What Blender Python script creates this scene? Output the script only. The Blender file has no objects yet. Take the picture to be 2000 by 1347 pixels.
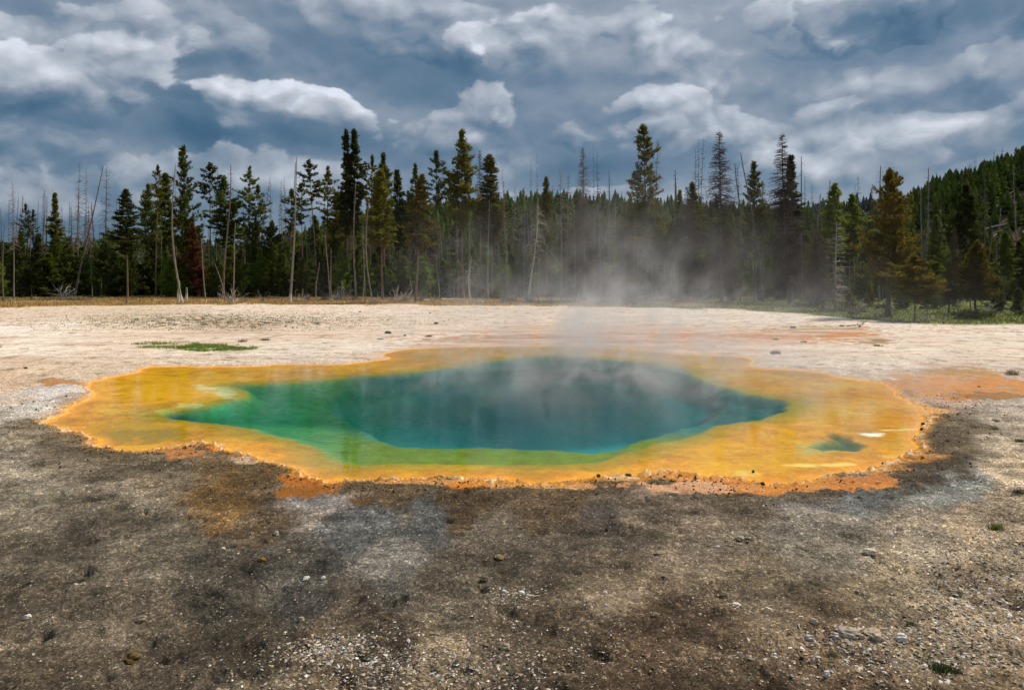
import bpy, math, random
import numpy as np
from mathutils import Vector
sc = bpy.context.scene
C = sc.collection
PI = math.pi
# ------------------------------------------------------------------ camera
H, F, HZ, CX = 3.0, 1428.0, 545.0, 1000.0       # eye height, focal length and horizon row of the photograph (2000 px wide)
cam_d = bpy.data.cameras.new('camera'); cam = bpy.data.objects.new('camera', cam_d); C.objects.link(cam)
cam.location = (0, 0, H); cam.rotation_euler = (PI/2, 0, 0)
cam_d.sensor_fit = 'HORIZONTAL'; cam_d.sensor_width = 36; cam_d.lens = 36*F/2000
cam_d.shift_y = -(673.5-HZ)/2000
cam_d.clip_start = 0.1; cam_d.clip_end = 9000
sc.camera = cam
sc.view_settings.view_transform = 'Standard'; sc.view_settings.look = 'None'
sc.view_settings.exposure = 0; sc.view_settings.gamma = 1
sc.cycles.use_denoising = True
sc.cycles.max_bounces = 6; sc.cycles.diffuse_bounces = 2; sc.cycles.glossy_bounces = 3
sc.cycles.transparent_max_bounces = 12; sc.cycles.volume_bounces = 0
sc.cycles.volume_max_steps = 128
SUN_AZ, SUN_EL = math.radians(58), math.radians(50)   # ahead of the camera, a little to the right

# ------------------------------------------------------------------ node helpers
class G:
    def __init__(s, tree): s.t = tree; s.n = tree.nodes; s.l = tree.links
    def node(s, typ, **kw):
        n = s.n.new(typ)
        for k, v in kw.items(): setattr(n, k, v)
        return n
    def put(s, sock, v):
        if v is None: return
        if hasattr(v, 'is_output'): s.l.new(v, sock)
        else: sock.default_value = v
    def m(s, op, a, b=None, c=None, clamp=False):
        n = s.node('ShaderNodeMath', operation=op, use_clamp=clamp)
        s.put(n.inputs[0], a); s.put(n.inputs[1], b); s.put(n.inputs[2], c); return n.outputs[0]
    def v(s, op, a, b=None):
        n = s.node('ShaderNodeVectorMath', operation=op)
        s.put(n.inputs[0], a); s.put(n.inputs[1], b)
        return n.outputs['Value'] if op in ('LENGTH', 'DOT_PRODUCT', 'DISTANCE') else n.outputs[0]
    def scale(s, a, f):
        n = s.node('ShaderNodeVectorMath', operation='SCALE'); s.put(n.inputs[0], a); s.put(n.inputs['Scale'], f); return n.outputs[0]
    def xyz(s, x, y, z=0.0):
        n = s.node('ShaderNodeCombineXYZ'); s.put(n.inputs[0], x); s.put(n.inputs[1], y); s.put(n.inputs[2], z); return n.outputs[0]
    def noise(s, vec, scale, detail=2.0, rough=0.5, dist=0.0, col=False):
        n = s.node('ShaderNodeTexNoise'); s.put(n.inputs['Vector'], vec)
        n.inputs['Scale'].default_value = scale; n.inputs['Detail'].default_value = detail
        n.inputs['Roughness'].default_value = rough; n.inputs['Distortion'].default_value = dist
        return n.outputs['Color'] if col else n.outputs[0]
    def vor(s, vec, scale, out='Color', feature='F1'):
        n = s.node('ShaderNodeTexVoronoi', feature=feature); s.put(n.inputs['Vector'], vec); n.inputs['Scale'].default_value = scale
        return n.outputs[out]
    def rng(s, v, a, b, c=0.0, d=1.0, smooth=True):
        n = s.node('ShaderNodeMapRange', interpolation_type='SMOOTHSTEP' if smooth else 'LINEAR')
        s.put(n.inputs[0], v)
        for i, q in enumerate((a, b, c, d)): n.inputs[i+1].default_value = q
        return n.outputs[0]
    def ramp(s, v, stops, interp='LINEAR'):
        n = s.node('ShaderNodeValToRGB'); s.put(n.inputs[0], v); r = n.color_ramp; r.interpolation = interp
        while len(r.elements) < len(stops): r.elements.new(0.5)
        for e, (p, c) in zip(r.elements, stops):
            e.position = p; e.color = (*c, 1) if len(c) == 3 else c
        return n.outputs[0]
    def mix(s, f, a, b, mode='MIX'):
        n = s.node('ShaderNodeMix', data_type='RGBA', blend_type=mode)
        s.put(n.inputs[0], f); s.put(n.inputs[6], a); s.put(n.inputs[7], b); return n.outputs[2]
    def attr(s, name, out='Color'):
        return s.node('ShaderNodeAttribute', attribute_name=name).outputs[out]
    def bump(s, h, strength, dist, normal=None):
        n = s.node('ShaderNodeBump'); s.put(n.inputs['Height'], h); n.inputs['Strength'].default_value = strength
        n.inputs['Distance'].default_value = dist
        if normal: s.l.new(normal, n.inputs['Normal'])
        return n.outputs[0]
def srgb(r, g, b):
    f = lambda c: (c/255/12.92) if c/255 <= 0.04045 else ((c/255+0.055)/1.055)**2.4
    return (f(r), f(g), f(b))
def c4(c): return (*c, 1.0)

# ------------------------------------------------------------------ world: Nishita sky behind broken grey cloud
world = bpy.data.worlds.new('World'); sc.world = world; world.use_nodes = True
g = G(world.node_tree); g.n.clear()
sky = g.node('ShaderNodeTexSky', sky_type='NISHITA'); sky.sun_disc = False
sky.sun_elevation = SUN_EL; sky.sun_rotation = SUN_AZ
bg1 = g.node('ShaderNodeBackground'); g.l.new(sky.outputs[0], bg1.inputs[0]); bg1.inputs[1].default_value = 0.10
tc = g.node('ShaderNodeTexCoord').outputs['Generated']
sp = g.node('ShaderNodeSeparateXYZ'); g.l.new(tc, sp.inputs[0])
X_, Y_, Z_ = sp.outputs
az = g.m('ARCTAN2', X_, Y_)
hor = g.m('SQRT', g.m('ADD', g.m('MULTIPLY', X_, X_), g.m('MULTIPLY', Y_, Y_)))
tt = g.m('MINIMUM', g.m('DIVIDE', Z_, g.m('MAXIMUM', hor, 0.05)), 2.5)
P = g.xyz(az, g.m('MULTIPLY', tt, 1.5), 0.0)
wn = g.v('SUBTRACT', g.noise(P, 5.0, 5, 0.6, col=True), (0.5, 0.5, 0.5))
P2 = g.v('ADD', P, g.scale(wn, 0.09))
D2 = g.noise(g.v('ADD', P2, (3.1, 1.7, 0.4)), 2.6, 3, 0.5)
def puff(vec, det):
    n_ = g.noise(vec, 6.0, det, 0.5)
    n_.node.noise_dimensions = '2D'
    for sc_, am in ((7.0, .30), (17.0, .15), (38.0, .07)):
        n = g.node('ShaderNodeTexVoronoi', feature='SMOOTH_F1'); g.put(n.inputs['Vector'], vec); n.voronoi_dimensions = '2D'; n.inputs['Scale'].default_value = sc_; n.inputs['Smoothness'].default_value = .35
        n_ = g.m('ADD', n_, g.m('MULTIPLY', g.m('SUBTRACT', .42, n.outputs['Distance']), am))
    return n_
D1 = puff(P2, 8)
D1b = puff(g.v('ADD', P2, (0.010, 0.026, 0)), 8)
Pw = g.v('ADD', P, g.scale(wn, 0.11))
def at(vec, u, v, ru, rv):
    a0 = math.atan((u-CX)/F); t0 = (HZ-v)/F*math.cos(a0)*1.5
    return g.v('MULTIPLY', g.v('SUBTRACT', vec, (a0, t0, 0)), (F/ru, F/rv/1.5, 0))
Bv = g.m('ADD', g.rng(tt, 0.0, .4, .47, .58, False), g.m('MULTIPLY', g.m('SUBTRACT', D2, .5), .30))
for (u, v, ru, rv, w) in [(400,235,80,90,-.12),(560,280,260,50,-.20),(330,290,120,50,-.12),(850,160,300,60,-.10),(1140,345,190,60,-.18),(80,430,300,70,-.10),(1850,60,220,100,-.10),(1560,400,500,60,.10),(420,340,330,60,.10),(1200,60,500,90,.08)]:
    Bv = g.m('ADD', Bv, g.rng(g.v('LENGTH', at(Pw, u, v, ru, rv)), 1.15, 0.1, 0.0, w))
fl = g.m('SUBTRACT', D1, .53)
for (u, v, ru, rv, top, bot, al) in [ # heaped clouds, farthest first: column, row, half sizes, brightness of crest and base, cover
  (330,70,320,75,.58,.42,.55),(860,110,300,60,.46,.32,.6),(60,45,200,85,.66,.48,.6),(850,25,340,65,.70,.50,.65),(1150,60,250,90,.78,.52,.7),(1400,100,270,110,.74,.46,.7),(1590,35,190,55,.72,.50,.6),(1800,70,190,85,.42,.24,.7),
  (1680,160,280,70,.60,.40,.6),(1900,205,170,60,.48,.32,.6),(190,195,225,100,.76,.28,.85),(40,300,190,75,.54,.30,.7),(880,235,150,55,.68,.42,.8),(540,195,155,75,.80,.50,.88),(655,225,85,42,.76,.52,.8),
  (1240,215,130,75,.72,.44,.8),(1000,310,280,80,.50,.34,.6),(1120,280,170,60,.64,.30,.75),(1370,275,310,85,.64,.48,.7),(1760,290,330,70,.60,.42,.65),(430,345,250,55,.62,.48,.65),(60,375,190,60,.56,.28,.8),(1600,335,180,42,.64,.52,.6),(1180,395,200,40,.52,.40,.6)]:
    q = at(Pw, u, v, ru, rv); qs = g.node('ShaderNodeSeparateXYZ'); g.l.new(q, qs.inputs[0]); qy = qs.outputs[1]
    d = g.m('ADD', g.m('SUBTRACT', 1.0, g.v('LENGTH', q)), g.m('MULTIPLY', fl, 2.9))
    mk = g.m('MULTIPLY', g.m('MULTIPLY', g.rng(d, .02, .24, 0, al), g.rng(qy, -1.05, -.15)), 1.0)
    val = g.m('ADD', g.rng(g.m('ADD', qy, g.m('MULTIPLY', fl, 1.2)), -.75, .65, bot+.06, top+.05), g.m('MULTIPLY', g.m('SUBTRACT', D1, D1b), .75))
    mxn = g.node('ShaderNodeMix', data_type='FLOAT'); g.l.new(mk, mxn.inputs[0]); g.l.new(Bv, mxn.inputs[2]); g.l.new(val, mxn.inputs[3]); Bv = mxn.outputs[0]
Bv = g.m('ADD', Bv, g.m('MULTIPLY', g.m('SUBTRACT', D1, D1b), .35))
ccol = g.ramp(Bv, [(0.12, srgb(40,82,116)), (0.30, srgb(68,102,130)), (0.46, srgb(102,126,149)), (0.62, srgb(148,159,174)), (0.80, srgb(190,197,208)), (0.98, srgb(228,234,246))])
lift = g.rng(tt, 0.45, 1.6, 1.0, 1.9)
bg2 = g.node('ShaderNodeBackground'); g.l.new(g.mix(1.0, ccol, g.xyz(lift, lift, lift), 'MULTIPLY'), bg2.inputs[0])
bg2.inputs[1].default_value = 1.0
mx = g.node('ShaderNodeMixShader'); mx.inputs[0].default_value = 0.93
g.l.new(bg1.outputs[0], mx.inputs[1]); g.l.new(bg2.outputs[0], mx.inputs[2])
wo = g.node('ShaderNodeOutputWorld'); g.l.new(mx.outputs[0], wo.inputs[0])
world.cycles.sampling_method = 'MANUAL'; world.cycles.sample_map_resolution = 512

sl = bpy.data.lights.new('sun', 'SUN'); sl.energy = 4.8; sl.angle = math.radians(0.5); sl.color = (1.0, 0.90, 0.74)
so = bpy.data.objects.new('sun', sl); C.objects.link(so)
sd = Vector((math.sin(SUN_AZ)*math.cos(SUN_EL), math.cos(SUN_AZ)*math.cos(SUN_EL), math.sin(SUN_EL)))
so.rotation_euler = sd.to_track_quat('Z', 'Y').to_euler(); so.location = sd*200

# ------------------------------------------------------------------ mesh / object helpers
def mesh(name, V, Fc, smooth=False, mi=None):
    me = bpy.data.meshes.new(name)
    V = np.asarray(V, dtype=np.float32); 
    if isinstance(Fc, np.ndarray):
        k = Fc.shape[1]; nf = len(Fc)
        me.vertices.add(len(V)); me.vertices.foreach_set('co', V.ravel())
        me.loops.add(nf*k); me.loops.foreach_set('vertex_index', Fc.astype(np.int32).ravel())
        me.polygons.add(nf); me.polygons.foreach_set('loop_start', np.arange(nf, dtype=np.int32)*k)
        if mi is not None: me.polygons.foreach_set('material_index', np.asarray(mi, dtype=np.int32))
        me.update(calc_edges=True)
    else:
        me.from_pydata(V.tolist(), [], Fc); me.update()
    me.polygons.foreach_set('use_smooth', np.full(len(me.polygons), bool(smooth)))
    return me
def vcol(me, name, cols):
    a = me.color_attributes.new(name, 'FLOAT_COLOR', 'POINT')
    c = np.ones((len(me.vertices), 4), dtype=np.float32); c[:, :3] = cols; a.data.foreach_set('color', c.ravel())
def vflt(me, name, vals):
    a = me.attributes.new(name, 'FLOAT', 'POINT'); a.data.foreach_set('value', np.asarray(vals, dtype=np.float32))
def link(name, me, mats=(), parent=None):
    o = bpy.data.objects.new(name, me); C.objects.link(o)
    if parent: o.parent = parent
    if not me.materials:
        for m_ in mats: me.materials.append(m_)
    return o
def tag(o, label=None, cat=None, group=None, kind=None):
    if label: o['label'] = label
    if cat: o['category'] = cat
    if group: o['group'] = group
    if kind: o['kind'] = kind
    return o
def empty(name, loc):
    o = bpy.data.objects.new(name, None); C.objects.link(o); o.location = loc; o.empty_display_size = 0.2; return o
def pt(u, v, z=0.0):
    Y = (H-z)*F/(v-HZ); return ((u-CX)*Y/F, Y)
def hsh(ix, iy, s):
    h = (ix*374761393 + iy*668265263 + s*2147483 + 12345) & 0xffffffff
    h = ((h ^ (h >> 13))*1274126177) & 0xffffffff
    return ((h ^ (h >> 16)) & 0xffffff)/float(0xffffff)
def pn(x, y, s=0):
    x = np.asarray(x, float); y = np.asarray(y, float)
    xi = np.floor(x).astype(np.int64); yi = np.floor(y).astype(np.int64); fx = x-xi; fy = y-yi
    def gr(i, j, dx, dy):
        a = hsh(i, j, s)*2*PI; return np.cos(a)*dx+np.sin(a)*dy
    ux = fx*fx*fx*(fx*(fx*6-15)+10); uy = fy*fy*fy*(fy*(fy*6-15)+10)
    a = gr(xi, yi, fx, fy); b = gr(xi+1, yi, fx-1, fy); c = gr(xi, yi+1, fx, fy-1); d = gr(xi+1, yi+1, fx-1, fy-1)
    return (a*(1-ux)+b*ux)*(1-uy)+(c*(1-ux)+d*ux)*uy
def fbm(x, y, s=0, o=5, r=.5):
    t = 0; a = 1; f = 1
    for k in range(o): t = t+a*pn(x*f+k*17.3, y*f-k*9.1, s+k); a *= r; f *= 2.03
    return t
def sst(x, a, b):
    t = np.clip((x-a)/(b-a), 0, 1); return t*t*(3-2*t)
def sdf(px, py, poly):
    """signed distance, negative inside"""
    d = np.full(px.shape, 1e9); ins = np.zeros(px.shape, bool); n = len(poly)
    for i in range(n):
        ax, ay = poly[i]; bx, by = poly[(i+1) % n]
        ex, ey = bx-ax, by-ay; wx, wy = px-ax, py-ay
        t = np.clip((wx*ex+wy*ey)/(ex*ex+ey*ey+1e-12), 0, 1)
        d = np.minimum(d, (wx-ex*t)**2+(wy-ey*t)**2)
        c = ((ay > py) != (by > py)) & (px < ex*(py-ay)/(ey if abs(ey) > 1e-9 else 1e-9)+ax); ins ^= c
    d = np.sqrt(d); return np.where(ins, -d, d)
def smooth_poly(p, it=2):
    p = [tuple(q) for q in p]
    for _ in range(it):
        q = []
        for i in range(len(p)):
            a, b = p[i], p[(i+1) % len(p)]
            q += [(.75*a[0]+.25*b[0], .75*a[1]+.25*b[1]), (.25*a[0]+.75*b[0], .25*a[1]+.75*b[1])]
        p = q
    return p
rs = np.random.RandomState(7); random.seed(7)

# ------------------------------------------------------------------ outlines measured on the ground
RIM = [(80,827),(115,818),(135,797),(158,783),(189,769),(168,760),(175,748),(210,737),(266,729),(280,718),(315,715),(420,717),(518,715),(542,711),(665,712),
 (685,710),(737,704),(765,701),(741,694),(783,682.5),(860,678),(965,676),(1070,675),(1157,678),(1245,681.5),(1297,689),(1370,693),(1447,695.5),(1475,702.5),(1464,713),
 (1482,720),(1580,723.5),(1615,730.5),(1650,739),(1720,747),(1744,758.5),(1758,776),(1790,790),(1818,801),(1850,804),(1800,811),(1814,821),(1797,839),(1786,860),
 (1807,870),(1783,884),(1755,898),(1720,916),(1650,930),(1573,940),(1510,950),(1489,951),(1464,940),(1370,932),(1307,921),(1280,925),(1210,932),(1140,937),(1087,947),
 (1017,946),(947,937),(860,935),(772,939),(702,942),(650,944),(640,947),(595,930),(560,912),(525,905),(490,893),(441,877.5),(427,869),(378,865),(336,877.5),(297,883),
 (262,885),(210,880),(189,874),(185,856),(168,848),(133,839),(105,832)]
DEEP = [(300,809),(330,803),(385,795),(440,783),(492,771),(470,757),(437,750),(560,747),(647,739),(700,732),(755,731),(840,722),(895,715),(982,701),(1070,693),(1157,697),
 (1297,711),(1345,722),(1370,741),(1450,765),(1492,774),(1548,781),(1545,793),(1496,818),(1440,821),(1394,832),(1370,848),(1300,864),(1240,880),(1192,895),(1150,903),(1060,906),
 (947,905),(790,902),(650,907),(645,888),(612,874),(567,856),(525,848),(465,830),(420,825),(350,818)]
ABYSS = [(600,775),(700,760),(850,738),(1000,722),(1150,718),(1280,730),(1360,760),(1440,785),(1400,812),(1350,838),(1300,855),(1240,872),(1189,893),(1070,883),(965,877),(807,880),(755,874),(709,853),(672,820)]
HOLE = [(1606,849),(1655,852),(1709,866),(1702,880),(1660,888),(1630,886),(1588,882),(1600,868)]
rimW = smooth_poly([pt(u, v) for u, v in RIM], 1)
deepW = smooth_poly([pt(u, v, -0.05) for u, v in DEEP], 2)
abyW = smooth_poly([pt(u, v, -0.24 if v > 835 else -0.35) for u, v in ABYSS], 2)
holeW = smooth_poly([pt(u, v, -0.05) for u, v in HOLE], 2)

# ------------------------------------------------------------------ ground sheet
NT = 1300
th = np.concatenate([np.radians(np.linspace(-180, -51, 40, endpoint=False)), np.radians(np.linspace(-50, 50, NT)), np.radians(np.linspace(51, 180, 40))])
rr = np.concatenate([np.geomspace(0.3, 3.9, 26), np.geomspace(4, 45, 560), np.geomspace(45.4, 140, 90), np.geomspace(145, 7000, 60)])
R_, T_ = np.meshgrid(rr, th, indexing='ij')
GX = (R_*np.sin(T_)).ravel(); GY = (R_*np.cos(T_)).ravel(); GR = R_.ravel()
Yc = np.maximum(GY, 1.0); GU = np.clip(CX+F*GX/Yc, -900, 2900); GV = HZ+H*F/Yc; GV = np.minimum(GV, 1500)
GU = np.where(GY < 1, CX+np.sign(GX)*900, GU)
wx = fbm(GX*1.3, GY*1.3, 3, 5)*0.16; wy = fbm(GX*1.3+40, GY*1.3, 5, 5)*0.16
WH = fbm(GX*5, GY*5, 8, 3)*.07
bb = (GY > 8) & (GY < 42) & (np.abs(GX) < 20)
s_rim = np.full(GX.shape, 30.0); s_deep = s_rim.copy(); s_aby = s_rim.copy(); s_hole = s_rim.copy()
s_rim[bb] = sdf(GX[bb]+wx[bb]*.75+WH[bb], GY[bb]+wy[bb]*1.1+WH[bb], rimW)
ib = bb & (s_rim < 0.5)
s_deep[ib] = sdf(GX[ib]+wx[ib], GY[ib]+wy[ib], deepW)
s_aby[ib] = sdf(GX[ib]+wx[ib], GY[ib]+wy[ib], abyW)
s_hole[ib] = sdf(GX[ib]+wx[ib]*2.4, GY[ib]+wy[ib]*2.2, holeW)
s_rim = np.where(bb, s_rim, np.maximum(3, np.hypot(GX, GY-20)-20))
n1 = fbm(GX*0.5, GY*0.5, 11, 5); n2 = fbm(GX*2.2, GY*2.2, 21, 5); n3 = fbm(GX*8, GY*8, 31, 3); n4 = fbm(GX*0.06, GY*0.06, 41, 4)
out = np.clip(s_rim, 0, 30)
near = sst(GR, 45, 20)
zo = 0.012+0.05*sst(out, 0, 0.5)+0.02*sst(out, .5, 4)
zo = zo+near*(n1*0.05*sst(out, .3, 3)+n2*0.040*sst(out, .2, 1.5)+np.abs(n3)*0.022+0.018*np.abs(fbm(GX*3.5, GY*3.5, 35, 4)))
# hollows, like old hoof prints, in the near grit
pits = np.zeros(GX.shape)
prs = np.random.RandomState(5)
for k in range(420):
    y0 = 5+11*prs.rand()**1.2; x0 = (prs.rand()-.5)*2*(y0*0.72); qq = prs.rand(); rx = .03+.14*qq*prs.rand(); ry = .03+.08*qq
    m_ = (np.abs(GX-x0) < .5) & (np.abs(GY-y0) < .5)
    ca, sa = math.cos(prs.rand()*3), math.sin(prs.rand()*3)
    dx = (GX[m_]-x0); dy = (GY[m_]-y0); q = np.hypot((dx*ca+dy*sa)/rx, (dy*ca-dx*sa)/ry)+n3[m_]*.5
    pits[m_] += -np.exp(-q*q)*(0.02+.05*qq)+np.exp(-(q-1.6)**2*3)*0.008
zo = zo+pits*sst(out, .3, .8)
crust = sst(np.abs(out-0.10), 0.16, 0.0)*sst(GV, 700, 900)
zo = zo+crust*(0.012+0.09*np.maximum(n3, 0)+0.05*np.maximum(n2, 0)+.012)
zo = zo+n4*0.5*sst(GR, 60, 160)+sst(GR, 140, 260)*2.0
depth = 0.008+0.022*sst(-s_rim, 0, 1.1)+0.006*n2+0.004*n3
sd_ = -s_deep
depth = depth+.045*sst(s_deep, .9, 0.0)
fro = 1-.55*sst(GY, 17.5, 15)
depth = depth+(0.26*sst(sd_, -.05, 0.45)+0.14*sst(sd_, .5, 3))*fro+0.015*n2*sst(sd_, 0, 1)
depth = depth+0.34*sst(-s_aby, 0, .7)+0.16*sst(-s_aby, .6, 4)+0.14*sst(-s_hole, -0.05, 0.5)*(s_deep > 0.3)
GZ = np.where(s_rim > 0, zo, np.minimum(-depth*sst(-s_rim, 0, 0.12)+0.012*(1-sst(-s_rim, 0, .12)), 0.012))
# --- mineral and grit colours
CP = [ # column, row, colour
 (20,620,.56,.46,.36),(300,625,.50,.42,.31),(520,612,.60,.52,.43),(700,610,.60,.52,.44),(900,625,.55,.48,.39),(1150,620,.55,.49,.42),(1400,620,.60,.55,.47),(1800,655,.58,.50,.42),(1980,660,.56,.50,.42),
 (60,650,.66,.60,.52),(250,650,.60,.50,.39),(470,640,.44,.35,.26),(620,645,.56,.46,.36),(850,650,.58,.50,.41),(100,680,.66,.59,.50),(350,700,.60,.52,.42),(600,690,.62,.55,.46),(90,720,.56,.45,.33),(230,710,.58,.48,.37),
 (1000,660,.50,.34,.22),(1250,660,.50,.30,.19),(1450,665,.50,.36,.27),(1600,690,.58,.50,.41),(1750,700,.60,.52,.42),(1900,690,.58,.50,.41),(1550,640,.58,.52,.44),
 (20,760,.55,.42,.30),(100,780,.56,.53,.50),(60,800,.52,.50,.46),(40,840,.28,.25,.20),(150,860,.20,.165,.12),(120,900,.17,.15,.12),(20,900,.27,.25,.22),
 (1850,770,.42,.30,.22),(1980,790,.42,.37,.32),(1950,860,.34,.30,.25),(1880,850,.17,.145,.11),(1830,900,.075,.065,.055),(1760,930,.09,.085,.08),(1700,960,.15,.165,.18),(1850,960,.22,.24,.25),(1990,960,.34,.29,.23),
 (300,930,.15,.13,.10),(420,930,.19,.14,.085),(80,970,.21,.195,.165),(250,990,.19,.17,.14),(450,970,.19,.12,.05),(620,1000,.24,.22,.21),(520,1010,.13,.10,.07),(750,985,.15,.11,.07),(900,990,.13,.095,.06),(1080,985,.12,.09,.06),(1250,1000,.16,.135,.11),(1450,990,.14,.12,.095),(1580,975,.11,.10,.09),
 (830,1030,.12,.13,.14),(700,1050,.105,.115,.125),(1200,1045,.10,.09,.08),(1000,1080,.145,.13,.11),(1400,1060,.20,.17,.14),(1600,1040,.22,.21,.19),(1800,1060,.28,.25,.21),(1960,1080,.34,.28,.21),
 (100,1080,.165,.15,.125),(300,1080,.15,.138,.115),(550,1100,.135,.13,.12),(780,1130,.17,.17,.17),(600,1180,.075,.073,.070),(450,1180,.095,.09,.08),(900,1160,.13,.115,.095),(1200,1160,.185,.155,.12),(1500,1160,.23,.195,.15),(1750,1180,.27,.23,.17),(1950,1200,.32,.26,.19),
 (100,1230,.12,.105,.085),(300,1260,.13,.112,.09),(500,1280,.10,.088,.07),(750,1260,.095,.08,.065),(1000,1250,.12,.10,.078),(1250,1280,.115,.085,.06),(1450,1290,.13,.10,.07),(1650,1290,.19,.14,.095),(1850,1300,.23,.185,.13),
 (650,1330,.16,.13,.095),(850,1335,.20,.165,.12),(100,1340,.13,.11,.085),(1100,1340,.11,.09,.065),(1900,1345,.24,.19,.13)]
wuX = GU+fbm(GX*.9, GY*.5, 61, 5)*70; wuV = GV+fbm(GX*.9+9, GY*.5, 63, 5)*np.clip((GV-HZ)*.16, 4, 60)
num = np.zeros((len(GX), 3)); den = np.zeros(len(GX))
for (u, v, r, g_, b) in CP:
    sv = max(12.0, (v-HZ)*0.16)
    w = 0.02+((wuX-u)/90)**2+((wuV-v)/sv)**2; w = 1/(w*w*w)
    num += w[:, None]*np.array([r, g_, b]); den += w
col = num/den[:, None]
lum = col.mean(1, keepdims=True); nearw = sst(GV, 760, 880)[:, None]
col = col*((lum/.17)**(.32*nearw))
col = (lum*0+1)*col*np.where(nearw > 0, 1, 1)
col = col*(1-nearw)*np.array([1.08, 1.02, .99])+col*nearw*np.array([1.05, .95, .81])
n5 = fbm(GX*.9+5, GY*1.1, 15, 6, .6)
col = col*(1+(0.45*n2+0.35*n1)[:, None]*(.5+.5*nearw))*np.exp(nearw*(.9*n5)[:, None])
def blend(col, m_, c): 
    m_ = np.clip(m_, 0, 1)[:, None]; return col*(1-m_)+np.array(c)*m_
NF = [fbm(GX*1.3+k*7.7, GY*1.0+k*3.1, 77+k, 6, .6) for k in range(4)]
def ell(u, v, ru, rv, soft=.5, nz=.5):
    o = np.zeros(len(GX)); m_ = np.nonzero((np.abs(GU-u) < ru*1.7) & (np.abs(GV-v) < rv*1.7))[0]
    q = np.hypot((GU[m_]-u)/ru, (GV[m_]-v)/rv)+nz*2.2*NF[int(u+v) % 4][m_]; o[m_] = sst(q, 1.0, 1.0-soft); return o
wet = np.zeros(len(GX))
outm = s_rim > 0
# orange run-off, far side and right side
for (u, v, ru, rv, c, wt, k) in [
  (1150,664,330,10,(.46,.22,.10),.5,.95),(1090,670,200,5,(.50,.30,.14),.5,.9),(1560,660,150,13,(.50,.22,.06),.6,.95),(1660,654,45,10,(.55,.21,.02),.7,.9),(1330,660,150,7,(.50,.22,.10),.5,.7),(1710,668,40,7,(.32,.19,.08),.5,.7),
  (1000,672,160,7,(.50,.32,.15),.4,.7),(1600,645,110,7,(.36,.25,.12),.3,.5),(1440,640,90,5,(.44,.32,.2),.3,.45),(1180,634,120,5,(.44,.36,.26),.3,.4),
  (1900,755,130,20,(.56,.24,.03),.8,.85),(1790,760,80,24,(.54,.30,.14),.8,.8),(1880,733,80,9,(.42,.25,.04),.5,.7),(1990,765,90,16,(.58,.28,.06),.8,.8),(1950,778,90,9,(.30,.17,.05),.8,.75),(1850,745,60,12,(.58,.30,.10),.8,.6),
  (120,750,70,6,(.50,.30,.16),.5,.7),(150,790,45,20,(.26,.17,.10),.7,.85),(100,812,40,12,(.30,.20,.12),.7,.8),
  (370,890,60,18,(.46,.24,.10),.6,.8),(430,883,50,9,(.70,.24,.03),.6,.9),(480,903,45,9,(.62,.42,.28),.5,.8),(590,945,70,28,(.40,.15,.02),.8,.9),(600,915,35,8,(.56,.26,.06),.7,.8),(590,968,50,13,(.28,.12,.02),.8,.8),
  (1490,958,190,15,(.60,.27,.06),.7,.95),(1390,940,120,12,(.66,.32,.12),.7,.9),(1650,945,110,11,(.50,.22,.06),.7,.9),(1350,962,110,11,(.54,.36,.24),.4,.7),(930,952,70,8,(.60,.24,.03),.6,.8),(1060,955,130,8,(.62,.38,.20),.4,.8),(800,948,110,5,(.58,.34,.15),.4,.8),
  (1180,1012,90,9,(.10,.09,.08),.5,.5),(600,992,60,9,(.34,.33,.33),.3,.6),(700,985,25,8,(.14,.10,.05),.2,.6),(1560,1000,80,12,(.24,.25,.26),.2,.35),
  (1830,820,22,16,(.10,.07,.05),.3,.7),(1770,775,20,10,(.16,.12,.08),.2,.7)]:
    e = ell(u, v, ru*1.05, rv*1.15)*min(1, k*1.15); e = (np.clip(e*1.8, 0, 1) if c[0]/c[2] > 2.6 else e*.7)*outm; c = (c[0]*.82, c[1]*.68, c[2]*.50) if c[0]/c[2] > 2.6 else c; col = blend(col, e, c); wet = np.maximum(wet, e*wt)
# far bare ground: brown speckled turf patches
tm = ell(480, 628, 330, 16, .9, .8)*sst(n3+n2, -0.1, .5); col = blend(col, tm*.75*outm, (.20,.15,.08))
tm = ell(150, 705, 230, 22, .9, .9)*sst(n3, 0.0, .4); col = blend(col, tm*.5*outm, (.32,.20,.10))
gm = np.maximum(ell(430, 684, 85, 8, .35, .45), ell(350, 679, 60, 4, .5, .6)); col = blend(col, gm*.45*outm, (.22,.24,.08))
pk = fbm(GX*.15+3, GY*.5, 95, 5, .6); col = blend(col, sst(pk, .0, .35)*.7*outm*sst(GV, 740, 690)*sst(GR, 100, 60), (.52,.36,.27))
sp1 = sst(fbm(GX*1.2, GY*1.5, 99, 5, .7), .28, .5)*sst(GV, 780, 720)*outm; col = blend(col, sp1*.8, (.22,.16,.09))
# streaks drawn out by runoff on the far sinter flat
stk = fbm(GX*.35, GY*1.6, 91, 5); col = blend(col, sst(stk, .05, .4)*.3*outm*sst(GV, 760, 690)*sst(GR, 100, 60), (.36,.27,.18))
stk2 = fbm(GX*.25+7, GY*1.2, 93, 5); col = blend(col, sst(stk2, .05, .4)*.4*outm*sst(GV, 760, 690)*sst(GR, 100, 60), (.72,.66,.58))
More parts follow.
